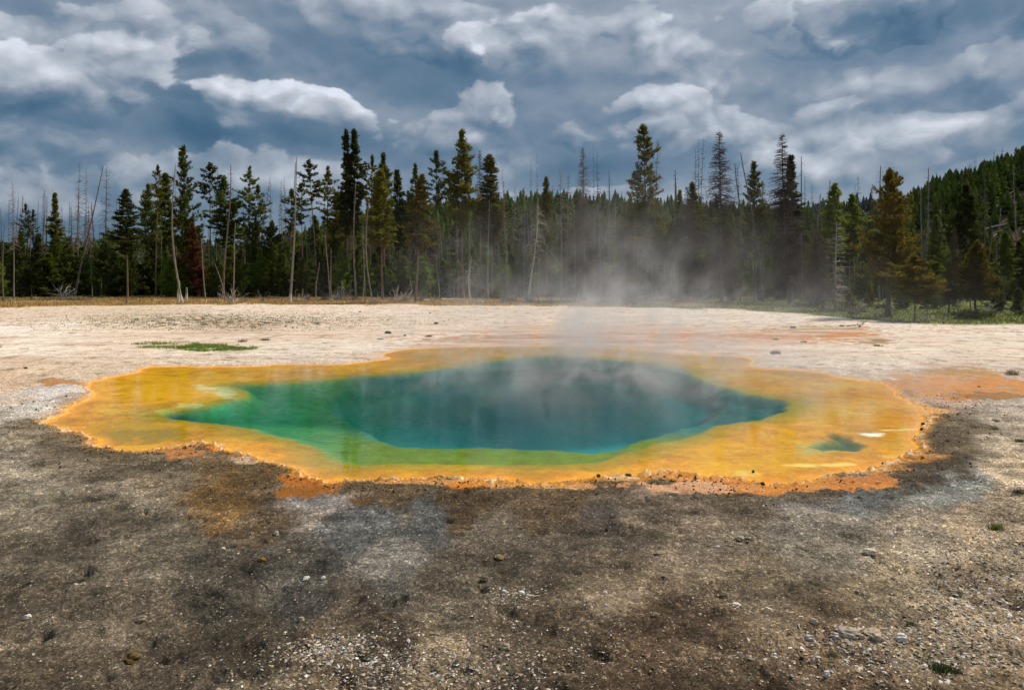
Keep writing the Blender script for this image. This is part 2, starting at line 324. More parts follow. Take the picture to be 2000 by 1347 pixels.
# dark crusty fringe round the near shore, then orange rim
fr = sst(s_rim+n2*.35, 1.3, .35)*outm*sst(GV, 800, 840); col = blend(col, fr*.5*(wet < .25), (.095,.068,.035))
rim = sst(np.abs(s_rim-0.04), .20, .03)*sst(GV, 660, 760)*(0.7+.6*n2); col = blend(col, rim*.9*outm, (.62,.30,.06))
rim2 = sst(np.abs(s_rim-0.07), .07, .0)*sst(n3, -.05, .35)*sst(GV, 760, 860); col = blend(col, rim2*outm, (.82,.66,.46))
wet = np.maximum(wet, rim*.6)
lw = np.maximum(.04, .10+.75*fbm(GX*.55+3, GY*.7, 97, 5, .6)); lipm = sst(s_rim, lw+.10, lw*.5)*outm*sst(GV, 760, 820)
col = blend(col, lipm*.85, (.46,.19,.02)); col = blend(col, lipm*sst(n2, -.05, .3)*.75, (.58,.34,.16)); wet = np.maximum(wet, lipm*.6)
lip2 = sst(np.abs(s_rim-.05-lw*.25), .05, .0)*lipm; col = blend(col, lip2*sst(n3+n2, -.3, .1)*.9, (.80,.58,.34))
farr = sst(np.abs(s_rim-.1), .35, .05)*sst(GV, 760, 690)*outm; col = blend(col, farr*.45, (.52,.33,.16))
# meadow at the edge of the wood
tree_edge = np.interp(GU, [-900,0,500,900,1200,1450,1600,1750,2000,2900], [606,603,595,598,601,606,618,632,638,650])+fbm(GX*.2, GY*.1, 51, 4)*4
mead = sst(GV, 0, 1)*sst(tree_edge-GV, -1.5, 1.5)
mc = np.where((fbm(GX*.12, GY*.06, 55, 4)+(GU-1250)/700 > 0)[:, None], np.array([.13,.155,.035]), np.array([.42,.29,.12]))
mc = mc*(1+.6*n1[:, None]); mead2 = (mead*outm)[:, None]; col = col*(1-mead2)+mc*mead2
fl = sst(GR, 105, 125); col = blend(col, fl*.85, (.05,.055,.02))
# --- basin floor
yel = np.stack([.66+.24*n2, .262+.12*n2+.02*n1, .001+0*n2], 1)
yel = blend(yel, sst(n1, -.05, .5)*.5, (.78,.42,.002))
yel = blend(yel, sst(-n1, .05, .5)*.45, (.40,.22,.002))
fil = np.abs(fbm(GX*2.2+2, GY*3.4, 73, 5, .6)); yel = blend(yel, sst(fil, .07, .0)*.3, (.26,.14,.004)); yel = blend(yel, sst(np.abs(fbm(GX*3.1+8, GY*4.4, 75, 5, .6)), .05, .0)*.35, (.95,.60,.10))
yel = blend(yel, sst(fbm(GX*3, GY*5, 71, 4), .2, .5)*.3, (.34,.19,.01))
for (u, v, ru, rv, c, k) in [(330,760,220,45,(.90,.45,.01),.6),(250,835,140,24,(.42,.235,.006),.6),(300,850,110,16,(.30,.20,.015),.75),(430,850,90,12,(.34,.21,.01),.5),(600,910,180,30,(.46,.24,.008),.6),(900,920,380,14,(.45,.21,.01),.7),(1500,900,200,40,(.74,.38,.01),.5),
   (1580,800,120,25,(.62,.34,.03),.5),(440,764,42,12,(.82,.72,.45),.7),(400,753,26,6,(.82,.72,.42),.6),(320,797,28,6,(.80,.66,.25),.7),(370,788,34,4,(.82,.70,.34),.7),(345,800,50,5,(.80,.55,.10),.6),(1708,846,34,7,(.95,.92,.80),1.0),(1760,838,60,2.2,(.88,.74,.36),.8),(1570,905,110,4,(.88,.62,.16),.8),
   (1450,920,25,8,(.70,.52,.12),.7),(1600,868,70,16,(.42,.42,.14),.8),(1740,890,60,6,(.74,.58,.22),.6),(1760,860,40,30,(.55,.36,.07),.5),(240,800,60,14,(.80,.45,.03),.5)]:
    yel = blend(yel, ell(u, v, ru, rv, .6, .5)*k, c)
yel = blend(yel, sst(s_deep, .8, .0)*.45, (.36,.24,.002))
yel = blend(yel, sst(-s_rim, .35, .0)*.8, (.74,.34,.04))
ledge = np.tile(np.array([.44,.29,.012]), (len(GX), 1)); ledge = blend(ledge, sst(GU, 760, 560), (.15,.33,.10))
ledge = blend(ledge, ell(430,775,60,14,.7,.3)*.5, (.20,.65,.38)); ledge = blend(ledge, ell(370,803,75,14,.8,.2)*.85, (.03,.07,.05))
ledge = blend(ledge, sst(GV, 850, 815)*sst(GU, 620, 760), (.07,.23,.22)); ledge = ledge*(1+.3*n2[:, None])
deepc = np.tile(np.array([.34,.62,.66]), (len(GX), 1)); deepc = blend(deepc, sst(GU, 950, 650)*.8, (.30,.60,.33))
flo = yel*(1-sst(sd_, -.10, .22)[:, None])+ledge*sst(sd_, -.10, .22)[:, None]
ab = sst(-s_aby, 0, .9)[:, None]; flo = flo*(1-ab)+deepc*ab
hb = (sst(-s_hole, -.1, .3)*(s_deep > .3))[:, None]; flo = flo*(1-hb)+np.array([.17,.16,.05])*hb
ins = sst(-s_rim, -.01, .02)[:, None]; col = col*(1-ins)+flo*ins
col = np.clip(col, .004, .95)
nr, nt = R_.shape
i0 = (np.arange(nr-1)[:, None]*nt+np.arange(nt)[None, :]).ravel(); i1 = (np.arange(nr-1)[:, None]*nt+(np.arange(nt)+1)[None, :] % nt).ravel()
seam = np.tile(np.arange(nt) == nt-1, nr-1)
quads = np.stack([i0, i1, i1+nt, i0+nt], 1); quads = quads[~seam]
V = np.stack([GX, GY, GZ], 1)
# centre fan is closed by one cap
me = mesh('ground', V, quads, smooth=True)
vcol(me, 'tint', col); vflt(me, 'wet', wet); vflt(me, 'under', (s_rim < 0.02).astype(float))
grd = bpy.data.materials.new('mineral_ground'); grd.use_nodes = True; g = G(grd.node_tree); bs = g.n['Principled BSDF']
pos = g.node('ShaderNodeNewGeometry').outputs['Position']
tint = g.attr('tint'); wt_ = g.attr('wet', 'Fac'); nr_ = g.rng(g.v('LENGTH', pos), 20, 36, 1.0, .35); un = g.attr('under', 'Fac')
dry = g.m('SUBTRACT', 1.0, un)
vc = g.vor(pos, 85.0); sv_ = g.node('ShaderNodeSeparateColor'); g.l.new(vc, sv_.inputs[0])
vd = g.vor(pos, 30.0); sw_ = g.node('ShaderNodeSeparateColor'); g.l.new(vd, sw_.inputs[0])
fac1 = g.ramp(sv_.outputs[0], [(0, (.45,)*3), (.35, (.78,)*3), (.75, (1.02,)*3), (.92, (1.4,)*3), (1, (2.4,)*3)])
fac2 = g.ramp(sw_.outputs[1], [(0, (.6,)*3), (.4, (.9,)*3), (.85, (1.1,)*3), (1, (1.9,)*3)])
ns = g.ramp(g.noise(pos, 7.0, 8, 0.62), [(.28, (.55,)*3), (.5, (1,)*3), (.72, (1.4,)*3)])
grain = g.mix(1.0, g.mix(1.0, fac1, fac2, 'MULTIPLY'), ns, 'MULTIPLY')
amt = g.m('MULTIPLY', g.m('MULTIPLY', dry, nr_), g.m('SUBTRACT', 1.0, g.m('MULTIPLY', wt_, .75)))
base = g.mix(1.0, tint, g.mix(amt, c4((1, 1, 1)), grain), 'MULTIPLY')
ns2 = g.ramp(g.noise(pos, 9.0, 10, 0.75), [(.32, (.74,)*3), (.5, (1,)*3), (.68, (1.15,)*3)])
base = g.mix(1.0, base, g.mix(un, c4((1, 1, 1)), ns2), 'MULTIPLY')
g.l.new(base, bs.inputs['Base Color'])
g.put(bs.inputs['Roughness'], g.m('SUBTRACT', .92, g.m('MULTIPLY', wt_, .30)))
bs.inputs['Specular IOR Level'].default_value = .12
hgt = g.m('ADD', g.m('MULTIPLY', g.noise(pos, 26, 8, .7), 1.0), g.m('MULTIPLY', sv_.outputs[0], .22))
bn = g.node('ShaderNodeBump'); g.l.new(hgt, bn.inputs['Height']); bn.inputs['Distance'].default_value = .035
g.put(bn.inputs['Strength'], g.m('ADD', .08, g.m('MULTIPLY', amt, .95)))
g.l.new(bn.outputs[0], bs.inputs['Normal'])
tag(link('ground', me, [grd]), kind='structure')
me = mesh('ground_patch', [(.31*math.sin(a), .31*math.cos(a), 0.0) for a in np.linspace(0, 2*PI, 24, endpoint=False)], [list(range(24))[::-1]])
vcol(me, 'tint', (.13,.11,.08)); me.materials.append(grd); tag(link('ground', me), kind='structure')
def gz(x, y):
    """height of the ground sheet near a point"""
    r = math.hypot(x, y); t = math.atan2(x, y)
    i = int(np.clip(np.searchsorted(rr, r), 1, nr-1)); j = int(np.clip(np.searchsorted(th, t), 1, nt-1))
    Zs = GZ.reshape(nr, nt); return float(Zs[i, j]+Zs[i-1, j]+Zs[i, j-1]+Zs[i-1, j-1])/4
GZ2 = GZ.reshape(nr, nt)
def gzv(x, y):
    r = np.hypot(x, y); t = np.arctan2(x, y)
    i = np.clip(np.searchsorted(rr, r), 1, nr-1); j = np.clip(np.searchsorted(th, t), 1, nt-1)
    return (GZ2[i, j]+GZ2[i-1, j-1])/2

# ------------------------------------------------------------------ pool water
ring = smooth_poly([pt(u, v) for u, v in RIM], 1)
cxw = sum(p[0] for p in ring)/len(ring); cyw = sum(p[1] for p in ring)/len(ring)
# water body follows the shore and runs a little under the rim
n = len(ring); off = []
for i in range(n):
    a, b = Vector(ring[i-1]), Vector(ring[(i+1) % n]); t = (b-a).normalized(); nn = Vector((-t.y, t.x))
    p = Vector(ring[i])
    area = sum(ring[k][0]*ring[(k+1) % n][1]-ring[(k+1) % n][0]*ring[k][1] for k in range(n)) if i == 0 else area
    off.append(p+nn*(-0.16 if area > 0 else 0.16))
Vw = [(p.x, p.y, 0.0) for p in off]+[(p.x, p.y, -3.2) for p in off]
Fw = [list(range(n)), [n+k for k in range(n)][::-1]]+[[i, n+i, n+(i+1) % n, (i+1) % n] for i in range(n)]
if area < 0: Fw = [f[::-1] for f in Fw]
me = mesh('water', Vw, Fw)
wm = bpy.data.materials.new('hot_spring_water'); wm.use_nodes = True; g = G(wm.node_tree); g.n.clear()
pos = g.node('ShaderNodeNewGeometry').outputs['Position']
spx = g.node('ShaderNodeSeparateXYZ'); g.l.new(pos, spx.inputs[0])
pr = g.v('MULTIPLY', pos, (1.0, 1.15, 0))
rip = g.noise(pr, 5.5, 3, .55, 0.6); rip2 = g.noise(g.v('MULTIPLY', pos, (.8, 1.6, 0)), 2.2, 2, .5, 0.3)
# rings spreading from bubbling vents
def rings(x, y, freq, r):
    d = g.v('LENGTH', g.v('SUBTRACT', pos, (x, y, 0))); d2 = g.m('ADD', d, g.m('MULTIPLY', g.noise(pr, 1.6, 3), .9))
    return g.m('MULTIPLY', g.m('SINE', g.m('MULTIPLY', d2, freq)), g.rng(d, r, .3, 0, 1))
x1, y1 = pt(760, 830); x2, y2 = pt(1280, 800)
rg = g.m('ADD', g.m('MULTIPLY', rings(x1, y1, 27, 4.0), .07), g.m('MULTIPLY', rings(x2, y2, 23, 3.0), .03))
calm = g.rng(g.noise(pos, .35, 2), .40, .60, .25, 1.0)
hh = g.m('ADD', g.m('MULTIPLY', g.m('ADD', g.m('MULTIPLY', rip, .45), g.m('MULTIPLY', rip2, .5)), calm), rg)
nb = g.bump(hh, .15, .05)
fr_ = g.node('ShaderNodeFresnel'); fr_.inputs[0].default_value = 1.33; g.l.new(nb, fr_.inputs['Normal'])
gl = g.node('ShaderNodeBsdfGlossy'); gl.inputs['Roughness'].default_value = .015; g.l.new(nb, gl.inputs['Normal'])
tr = g.node('ShaderNodeBsdfTransparent')
ms = g.node('ShaderNodeMixShader'); g.l.new(g.m('MULTIPLY', fr_.outputs[0], .64), ms.inputs[0]); g.l.new(tr.outputs[0], ms.inputs[1]); g.l.new(gl.outputs[0], ms.inputs[2])
va = g.node('ShaderNodeVolumeAbsorption'); va.inputs['Color'].default_value = (.35, .80, .80, 1); va.inputs['Density'].default_value = 1.75
om = g.node('ShaderNodeOutputMaterial'); g.l.new(ms.outputs[0], om.inputs['Surface']); g.l.new(va.outputs[0], om.inputs['Volume'])
tag(link('water', me, [wm]), kind='structure')

# ------------------------------------------------------------------ plant materials
def leafmat(name, c, var=.5, trans=.5):
    m_ = bpy.data.materials.new(name); m_.use_nodes = True; g = G(m_.node_tree); g.n.clear()
    oi = g.node('ShaderNodeObjectInfo'); pos = g.node('ShaderNodeTexCoord').outputs['Object']
    nz = g.noise(pos, .9, 3, .6)
    f = g.m('ADD', g.m('MULTIPLY', g.m('SUBTRACT', nz, .5), 1.6), g.m('MULTIPLY', g.m('SUBTRACT', oi.outputs['Random'], .5), var))
    k = g.m('ADD', 1.0, f)
    cc = g.mix(1.0, c4(c), g.xyz(k, k, k), 'MULTIPLY')
    d = g.node('ShaderNodeBsdfDiffuse'); t = g.node('ShaderNodeBsdfTranslucent'); g.l.new(cc, d.inputs[0]); g.l.new(cc, t.inputs[0])
    mx = g.node('ShaderNodeMixShader'); mx.inputs[0].default_value = trans; g.l.new(d.outputs[0], mx.inputs[1]); g.l.new(t.outputs[0], mx.inputs[2])
    o_ = g.node('ShaderNodeOutputMaterial'); g.l.new(mx.outputs[0], o_.inputs[0]); return m_
def barkmat(name, c, c2, sock=None):
    m_ = bpy.data.materials.new(name); m_.use_nodes = True; g = G(m_.node_tree); b = g.n['Principled BSDF']
    pos = g.node('ShaderNodeTexCoord').outputs['Object']
    nz = g.noise(g.v('MULTIPLY', pos, (3, 3, .8)), 3, 5, .7)
    cc = g.mix(g.rng(nz, .35, .65), c4(c), c4(c2))
    if sock:
        z = g.node('ShaderNodeSeparateXYZ'); g.l.new(pos, z.inputs[0])
        cc = g.mix(g.rng(g.m('ADD', z.outputs[2], g.m('MULTIPLY', nz, .8)), 1.6, .9), cc, c4(sock))
    g.l.new(cc, b.inputs['Base Color']); b.inputs['Roughness'].default_value = .9; b.inputs['Specular IOR Level'].default_value = .2
    g.l.new(g.bump(nz, .6, .03), b.inputs['Normal']); return m_
LM = dict(dark=leafmat('needles_dark', (.060,.074,.018)), green=leafmat('needles_green', (.105,.13,.022)), olive=leafmat('needles_olive', (.135,.128,.018)),
          lime=leafmat('needles_lime', (.150,.180,.022)), orange=leafmat('needles_turning', (.135,.105,.016)), rust=leafmat('needles_rust', (.115,.045,.02)),
          young=leafmat('needles_young', (.14,.21,.025)), brown=leafmat('twigs_brown', (.105,.075,.062), .2, .1))
BK = dict(bark=barkmat('pine_bark', (.13,.09,.065), (.22,.15,.10)), dark=barkmat('dark_bark', (.07,.052,.042), (.13,.10,.08)), grey=barkmat('grey_deadwood', (.15,.13,.115), (.26,.23,.20)),
          brown=barkmat('brown_deadwood', (.11,.085,.07), (.19,.15,.125)), sock=barkmat('mineral_soaked_trunk', (.17,.14,.12), (.28,.24,.20), (.52,.47,.40)),
          pale=barkmat('bleached_wood', (.32,.28,.24), (.48,.43,.37)))

# ------------------------------------------------------------------ plant shapes
def tubes(P0, P1, R0, R1, k=3):
    """tapered prisms between point arrays"""
    P0 = np.asarray(P0, float); P1 = np.asarray(P1, float); n = len(P0)
    d = P1-P0; d /= np.linalg.norm(d, axis=1)[:, None]+1e-9
    up = np.where(np.abs(d[:, 2:3]) > .9, np.array([[1., 0, 0]]), np.array([[0, 0, 1.]]))
    a = np.cross(d, up); a /= np.linalg.norm(a, axis=1)[:, None]+1e-9; b = np.cross(d, a)
    vs = []; fs = []
    for j in range(k):
        c, s = math.cos(2*PI*j/k), math.sin(2*PI*j/k)
        vs.append(P0+(a*c+b*s)*np.asarray(R0)[:, None]); vs.append(P1+(a*c+b*s)*np.asarray(R1)[:, None])
    V = np.stack(vs, 1).reshape(-1, 3)
    base = np.arange(n)[:, None]*2*k
    F4 = np.concatenate([np.stack([base[:, 0]+2*j, base[:, 0]+2*((j+1) % k), base[:, 0]+2*((j+1) % k)+1, base[:, 0]+2*j+1], 1) for j in range(k)])
    return V, F4
def tris2(F4): return np.concatenate([F4[:, [0, 1, 2]], F4[:, [0, 2, 3]]])
def trunk_mesh(name, h, r, seed, bend=.15, k=8, seg=14, top=.12, stubs=0, bx=0.0):
    q = np.random.RandomState(seed); zs = np.linspace(0, h, seg+1)
    ox = bend*np.sin(zs/h*PI*q.uniform(.6, 1.6))*q.choice([-1, 1])+bx*np.sin(zs/h*PI); oy = bend*np.sin(zs/h*PI*q.uniform(.6, 1.6)+1)-bend*math.sin(1)
    rad = r*(1-(1-top)*(zs/h)**.9); rad[0] *= 1.35
    V = []; Fq = []
    for i, z in enumerate(zs):
        for j in range(k):
            a = 2*PI*j/k; rj = rad[i]*(1+.08*q.randn()); V.append((ox[i]+rj*math.cos(a), oy[i]+rj*math.sin(a), z))
    for i in range(seg):
        for j in range(k): Fq.append((i*k+j, i*k+(j+1) % k, (i+1)*k+(j+1) % k, (i+1)*k+j))
    Fq = tris2(np.array(Fq)); V = np.array(V)
    tip = np.array([[ox[-1], oy[-1], h+rad[-1]*1.5]]); nV = len(V); V = np.vstack([V, tip])
    Fq = np.vstack([Fq, [[seg*k+j, seg*k+(j+1) % k, nV] for j in range(k)]])
    if stubs:
        z = q.uniform(.15, .97, stubs)*h; x = np.interp(z, zs, ox); y = np.interp(z, zs, oy); a = q.uniform(0, 2*PI, stubs)
        L = q.uniform(.1, .55, stubs)
        P0 = np.stack([x, y, z], 1); P1 = P0+np.stack([np.cos(a)*L, np.sin(a)*L, q.uniform(-.15, .2, stubs)], 1)
        tv, tf = tubes(P0, P1, np.full(stubs, .035), np.full(stubs, .012)); Fq = np.vstack([Fq, tris2(tf)+len(V)]); V = np.vstack([V, tv])
    return mesh(name, V, Fq, smooth=True), (zs, ox, oy)
def needles(cen, dirs, size, n, q, wid=.16):
    """n slim blades per tuft, fanned about the twig direction"""
    N = len(cen); cen = np.repeat(cen, n, 0); dirs = np.repeat(dirs, n, 0); size = np.repeat(size, n)
    d = dirs*.75+q.randn(N*n, 3)*.62; d /= np.linalg.norm(d, axis=1)[:, None]+1e-9
    s = np.cross(d, q.randn(N*n, 3)); s /= np.linalg.norm(s, axis=1)[:, None]+1e-9
    st = cen-d*size[:, None]*.3+q.randn(N*n, 3)*size[:, None]*.22
    L = size*q.uniform(.7, 1.2, N*n)
    w = L*wid
    a = st-s*w[:, None]; b = st+s*w[:, None]; c = st+d*L[:, None]
    V = np.stack([a, b, c], 1).reshape(-1, 3); return V, np.arange(N*n*3).reshape(-1, 3)
def crown(name, h, base, R, seed, prof='cone', dens=1.0, up=.25, tuft=.34, nn=9, gap=.0, whorl=.42, wid=.16, bare=0.0, path=None, clump=0.0):
    q = np.random.RandomState(seed); zb = h*base; cen = []; dr = []; B0 = []; B1 = []
    z = zb; 
    while z < h-.1:
        f = (z-zb)/(h-zb)
        if prof == 'cone': r = R*(1-f)**.66
        elif prof == 'col': r = R*min(1, (1-f)*2.4)**.8*(.75+.25*math.sin(f*9+seed))
        else: r = R*(math.sin(PI*min(1, (f*.86+.22)))**.8)
        lowf = min(1, f*5+.35); r = max(r*lowf if prof != 'cone' else r*min(1, f*8+.6), .12)
        nb = max(3, int((3.5+2.5*q.rand())*dens))
        for k in range(nb):
            if q.rand() < gap: continue
            a = q.uniform(0, 2*PI); L = r*q.uniform(.55, 1.18)*(1+clump*pn(np.array([a*1.3+seed]), np.array([z*.7]), seed)[0]*2)
            L = max(L, .12); e = up*(1.2-f)+(-.25+.6*f)+q.normal(0, .12)
            d = np.array([math.cos(a)*math.cos(e), math.sin(a)*math.cos(e), math.sin(e)])
            p0 = np.array([np.interp(z, path[0], path[1]) if path else 0, np.interp(z, path[0], path[2]) if path else 0, z+q.uniform(-.15, .15)])
            B0.append(p0); B1.append(p0+d*L)
            m_ = max(1, int(L*q.uniform(2.3, 3.6)*dens))
            for t in np.linspace(max(.25, bare), 1, m_+1)[0 if L < .5 else 1:]:
                lat = np.cross(d, [0, 0, 1.])*q.normal(0, .16*L*min(1, t+.2))
                cen.append(p0+d*L*t+lat+np.array([0, 0, .10*t*L*t])); dd = d+lat*1.5+np.array([0, 0, .45]); dr.append(dd/np.linalg.norm(dd))
        z += whorl*q.uniform(.6, 1.3)*(1.0 if f < .8 else .7)
    for k in range(4): cen.append(np.array([path[1][-1] if path else 0, path[2][-1] if path else 0, h-.12*k])); dr.append(np.array([0, 0, 1.]))
    cen = np.array(cen); dr = np.array(dr); sz = tuft*q.uniform(.7, 1.25, len(cen))
    V, F3 = needles(cen, dr, sz, nn, q, wid)
    tv, tf = tubes(B0, B1, np.full(len(B0), .035), np.full(len(B0), .01)); t3 = tris2(tf)
    mi = np.concatenate([np.zeros(len(F3)), np.ones(len(t3))])
    return mesh(name, np.vstack([V, tv]), np.vstack([F3, t3+len(V)]), mi=mi)
def deadbranches(name, h, base, R, seed, n=70, droop=-.25, sub=3, curve=.5, thick=.035, path=None, shape='cone', subl=.35):
    q = np.random.RandomState(seed); P0 = []; P1 = []; R0 = []; R1 = []
    for k in range(n):
        z = h*(base+(.985-base)*q.rand()); f = (z/h-base)/(1-base)
        r = R*((1-f)**.7 if shape == 'cone' else min(1, (1-f)*3+.15))*q.uniform(.45, 1.1)+.12; a = q.uniform(0, 2*PI); e = droop*(1-f)+.35*f+q.normal(0, .15)
        p = np.array([np.interp(z, path[0], path[1]), np.interp(z, path[0], path[2]), z]); segs = 4; rad = thick*(.6+.6*(1-f))
        for s_ in range(segs):
            d = np.array([math.cos(a)*math.cos(e), math.sin(a)*math.cos(e), math.sin(e)]); p2 = p+d*r/segs
            P0.append(p); P1.append(p2); R0.append(rad*(1-s_/segs*.8)); R1.append(rad*(1-(s_+1)/segs*.8))
            for _ in range(sub if s_ else 0):
                dd = d+q.randn(3)*.7; dd[2] -= .1; L = r*subl*q.uniform(.4, 1)
                dd = dd/np.linalg.norm(dd); P0.append(p2); P1.append(p2+dd*L); R0.append(rad*.4); R1.append(rad*.12)
            p = p2; e -= curve/segs*q.uniform(.3, 1.3); a += q.normal(0, .18)
    V, f4 = tubes(P0, P1, R0, R1); return mesh(name, V, tris2(f4))
PR = {}
def proto(key, kind, h, **kw):
    seed = kw.pop('seed'); r = kw.pop('r', .17)
    tm_, path = trunk_mesh('trunk', h*(.97 if kind == 'live' else 1), r, seed, kw.pop('bend', .12), stubs=kw.pop('stubs', 0), bx=kw.pop('bx', 0.0), top=kw.pop('top', .12))
    cm = None
    if kind == 'live': cm = crown('crown', h, seed=seed, path=path, **kw)
    elif kind == 'dead': cm = deadbranches('branches', h, seed=seed, path=path, **kw)
    PR[key] = (kind, h, kw.get('R', 1.0), tm_, cm)
for i in range(3): proto('full%d' % i, 'live', 18, seed=10+i, base=.10, R=2.2, prof='cone', dens=1.5, nn=11, tuft=.46, wid=.17, clump=.8, gap=.12)
for i in range(2): proto('big%d' % i, 'live', 11, seed=15+i, base=.21, R=2.9, prof='cone', dens=1.7, nn=12, tuft=.27, wid=.2, clump=.7, gap=.06, whorl=.24, up=.3, r=.2)
for i in range(4): proto('mid%d' % i, 'live', 20, seed=20+i, base=.42, R=2.0, prof='cone' if i % 2 else 'oval', dens=1.35, nn=11, tuft=.46, wid=.17, clump=.5, gap=.08)
for i in range(5): proto('tall%d' % i, 'live', 22, seed=31+i, base=.55+.04*i, R=1.7, prof='oval', dens=1.0, nn=13, tuft=.46, gap=.22, clump=.9, whorl=.55, up=.35, bend=.25)
for i in range(3): proto('spruce%d' % i, 'live', 22, seed=41+i, base=.38, R=1.6, prof='col', dens=1.5, nn=11, tuft=.42, up=.0, clump=.4, whorl=.38)
for i in range(3): proto('open%d' % i, 'live', 20, seed=51+i, base=.30, R=2.9, prof='cone', dens=1.25, nn=13, tuft=.42, gap=.15, clump=.6, up=.45, whorl=.5)
for i in range(4): proto('young%d' % i, 'live', 6, seed=61+i, base=.03, R=1.35, prof='cone', dens=1.4, nn=10, tuft=.34, up=.6, whorl=.30, clump=.3, r=.07, bend=.04, wid=.13)
for i in range(2): proto('bushy%d' % i, 'live', 8, seed=71+i, base=.30, R=1.9, prof='oval', dens=1.6, nn=12, tuft=.32, up=.4, whorl=.26, clump=.6, gap=.1, r=.11)
for i in range(4): proto('dead%d' % i, 'dead', 18, seed=81+i, base=.42, R=1.2, n=90, sub=2, droop=-.2, curve=.7, r=.12, bend=.2, thick=.040)
for i in range(3): proto('fine%d' % i, 'dead', 18, seed=91+i, base=.12, R=2.4, n=800, sub=6, droop=-.30, curve=.5, r=.17, thick=.034, subl=.34)
proto('finetop', 'dead', 18, seed=95, base=.38, R=1.8, n=600, sub=5, droop=-.15, curve=.5, r=.16, thick=.024, subl=.3)
for i in range(2): proto('droop%d' % i, 'dead', 14, seed=99+i, base=.35, R=2.2, n=46, sub=2, droop=.1, curve=2.6, r=.16, shape='col', bend=.3, thick=.03, subl=.25)
for i in range(2): proto('spiny%d' % i, 'dead', 11, seed=105+i, base=.12, R=1.3, n=120, sub=2, droop=.0, curve=.6, r=.13, shape='col', thick=.028)
for i in range(4): proto('pole%d' % i, 'pole', 14, seed=111+i, stubs=26, bend=.28 if i else .1, top=.3, r=.13)
proto('bowed', 'pole', 14, seed=120, stubs=14, bend=.1, bx=-.5, top=.25, r=.12)
proto('stump', 'pole', 1.6, seed=121, stubs=0, bend=.03, top=.75, r=.16)
cnt = {}; USED = set()
def tree(kind, ub, vb, ut, vt, w=None, leaf='green', bark=None, label='', group=None, tr=None, ty=0.0):
    if group in ('young pines under the wood', 'pines deep in the wood', 'thin dead poles in the wood'):
        if label in USED: return None
        USED.add(label)
    keys = sorted(k for k in PR if k.rstrip('0123456789') == kind) or [kind]
    cnt[kind] = cnt.get(kind, 0)+1; key = keys[cnt[kind] % len(keys)]
    K, h0, R0, tm_, cm = PR[key]
    D = H*F/(vb-HZ); x = (ub-CX)*D/F; z = gz(x, D)
    dx = (ut-ub)*D/F; top = H+(HZ-vt)*D/F; hh_ = top-z; L = math.hypot(hh_, dx)
    nm = 'pine_tree' if K == 'live' else 'dead_tree'
    e = empty(nm, (x, D, z-.03)); sz = L/h0
    sx = (w/2*D/F)/R0*(1.12 if K == 'live' else 1.1) if w else min(1.2, max(.6, sz))
    if tr is None: tr = sx if K != 'live' else min(1.6, max(.5, sz))
    e.rotation_euler = (0, math.atan2(dx, hh_), 0)
    rz = random.uniform(0, 2*PI) if key != 'bowed' else 0.0
    bk = BK[bark or ('bark' if K == 'live' else 'grey')]
    for nm2, md, sc_ in (('trunk', tm_, tr), ('crown' if K == 'live' else 'branches', cm, sx)):
        if md is None: continue
        if not md.materials:
            if nm2 == 'crown': md.materials.append(LM['green']); md.materials.append(BK['bark'])
            else: md.materials.append(BK['grey'])
        o = bpy.data.objects.new(nm2, md); C.objects.link(o); o.parent = e; o.scale = (sc_, sc_, sz); o.rotation_euler = (0, 0, rz)
        o.material_slots[0].link = 'OBJECT'; o.material_slots[0].material = LM[leaf] if nm2 == 'crown' else (LM['brown'] if (leaf == 'brown' and nm2 == 'branches') else bk)
        if nm2 == 'crown': o.material_slots[1].link = 'OBJECT'; o.material_slots[1].material = bk
    tag(e, label, 'pine tree' if K == 'live' else 'dead tree', group); return e
T = tree
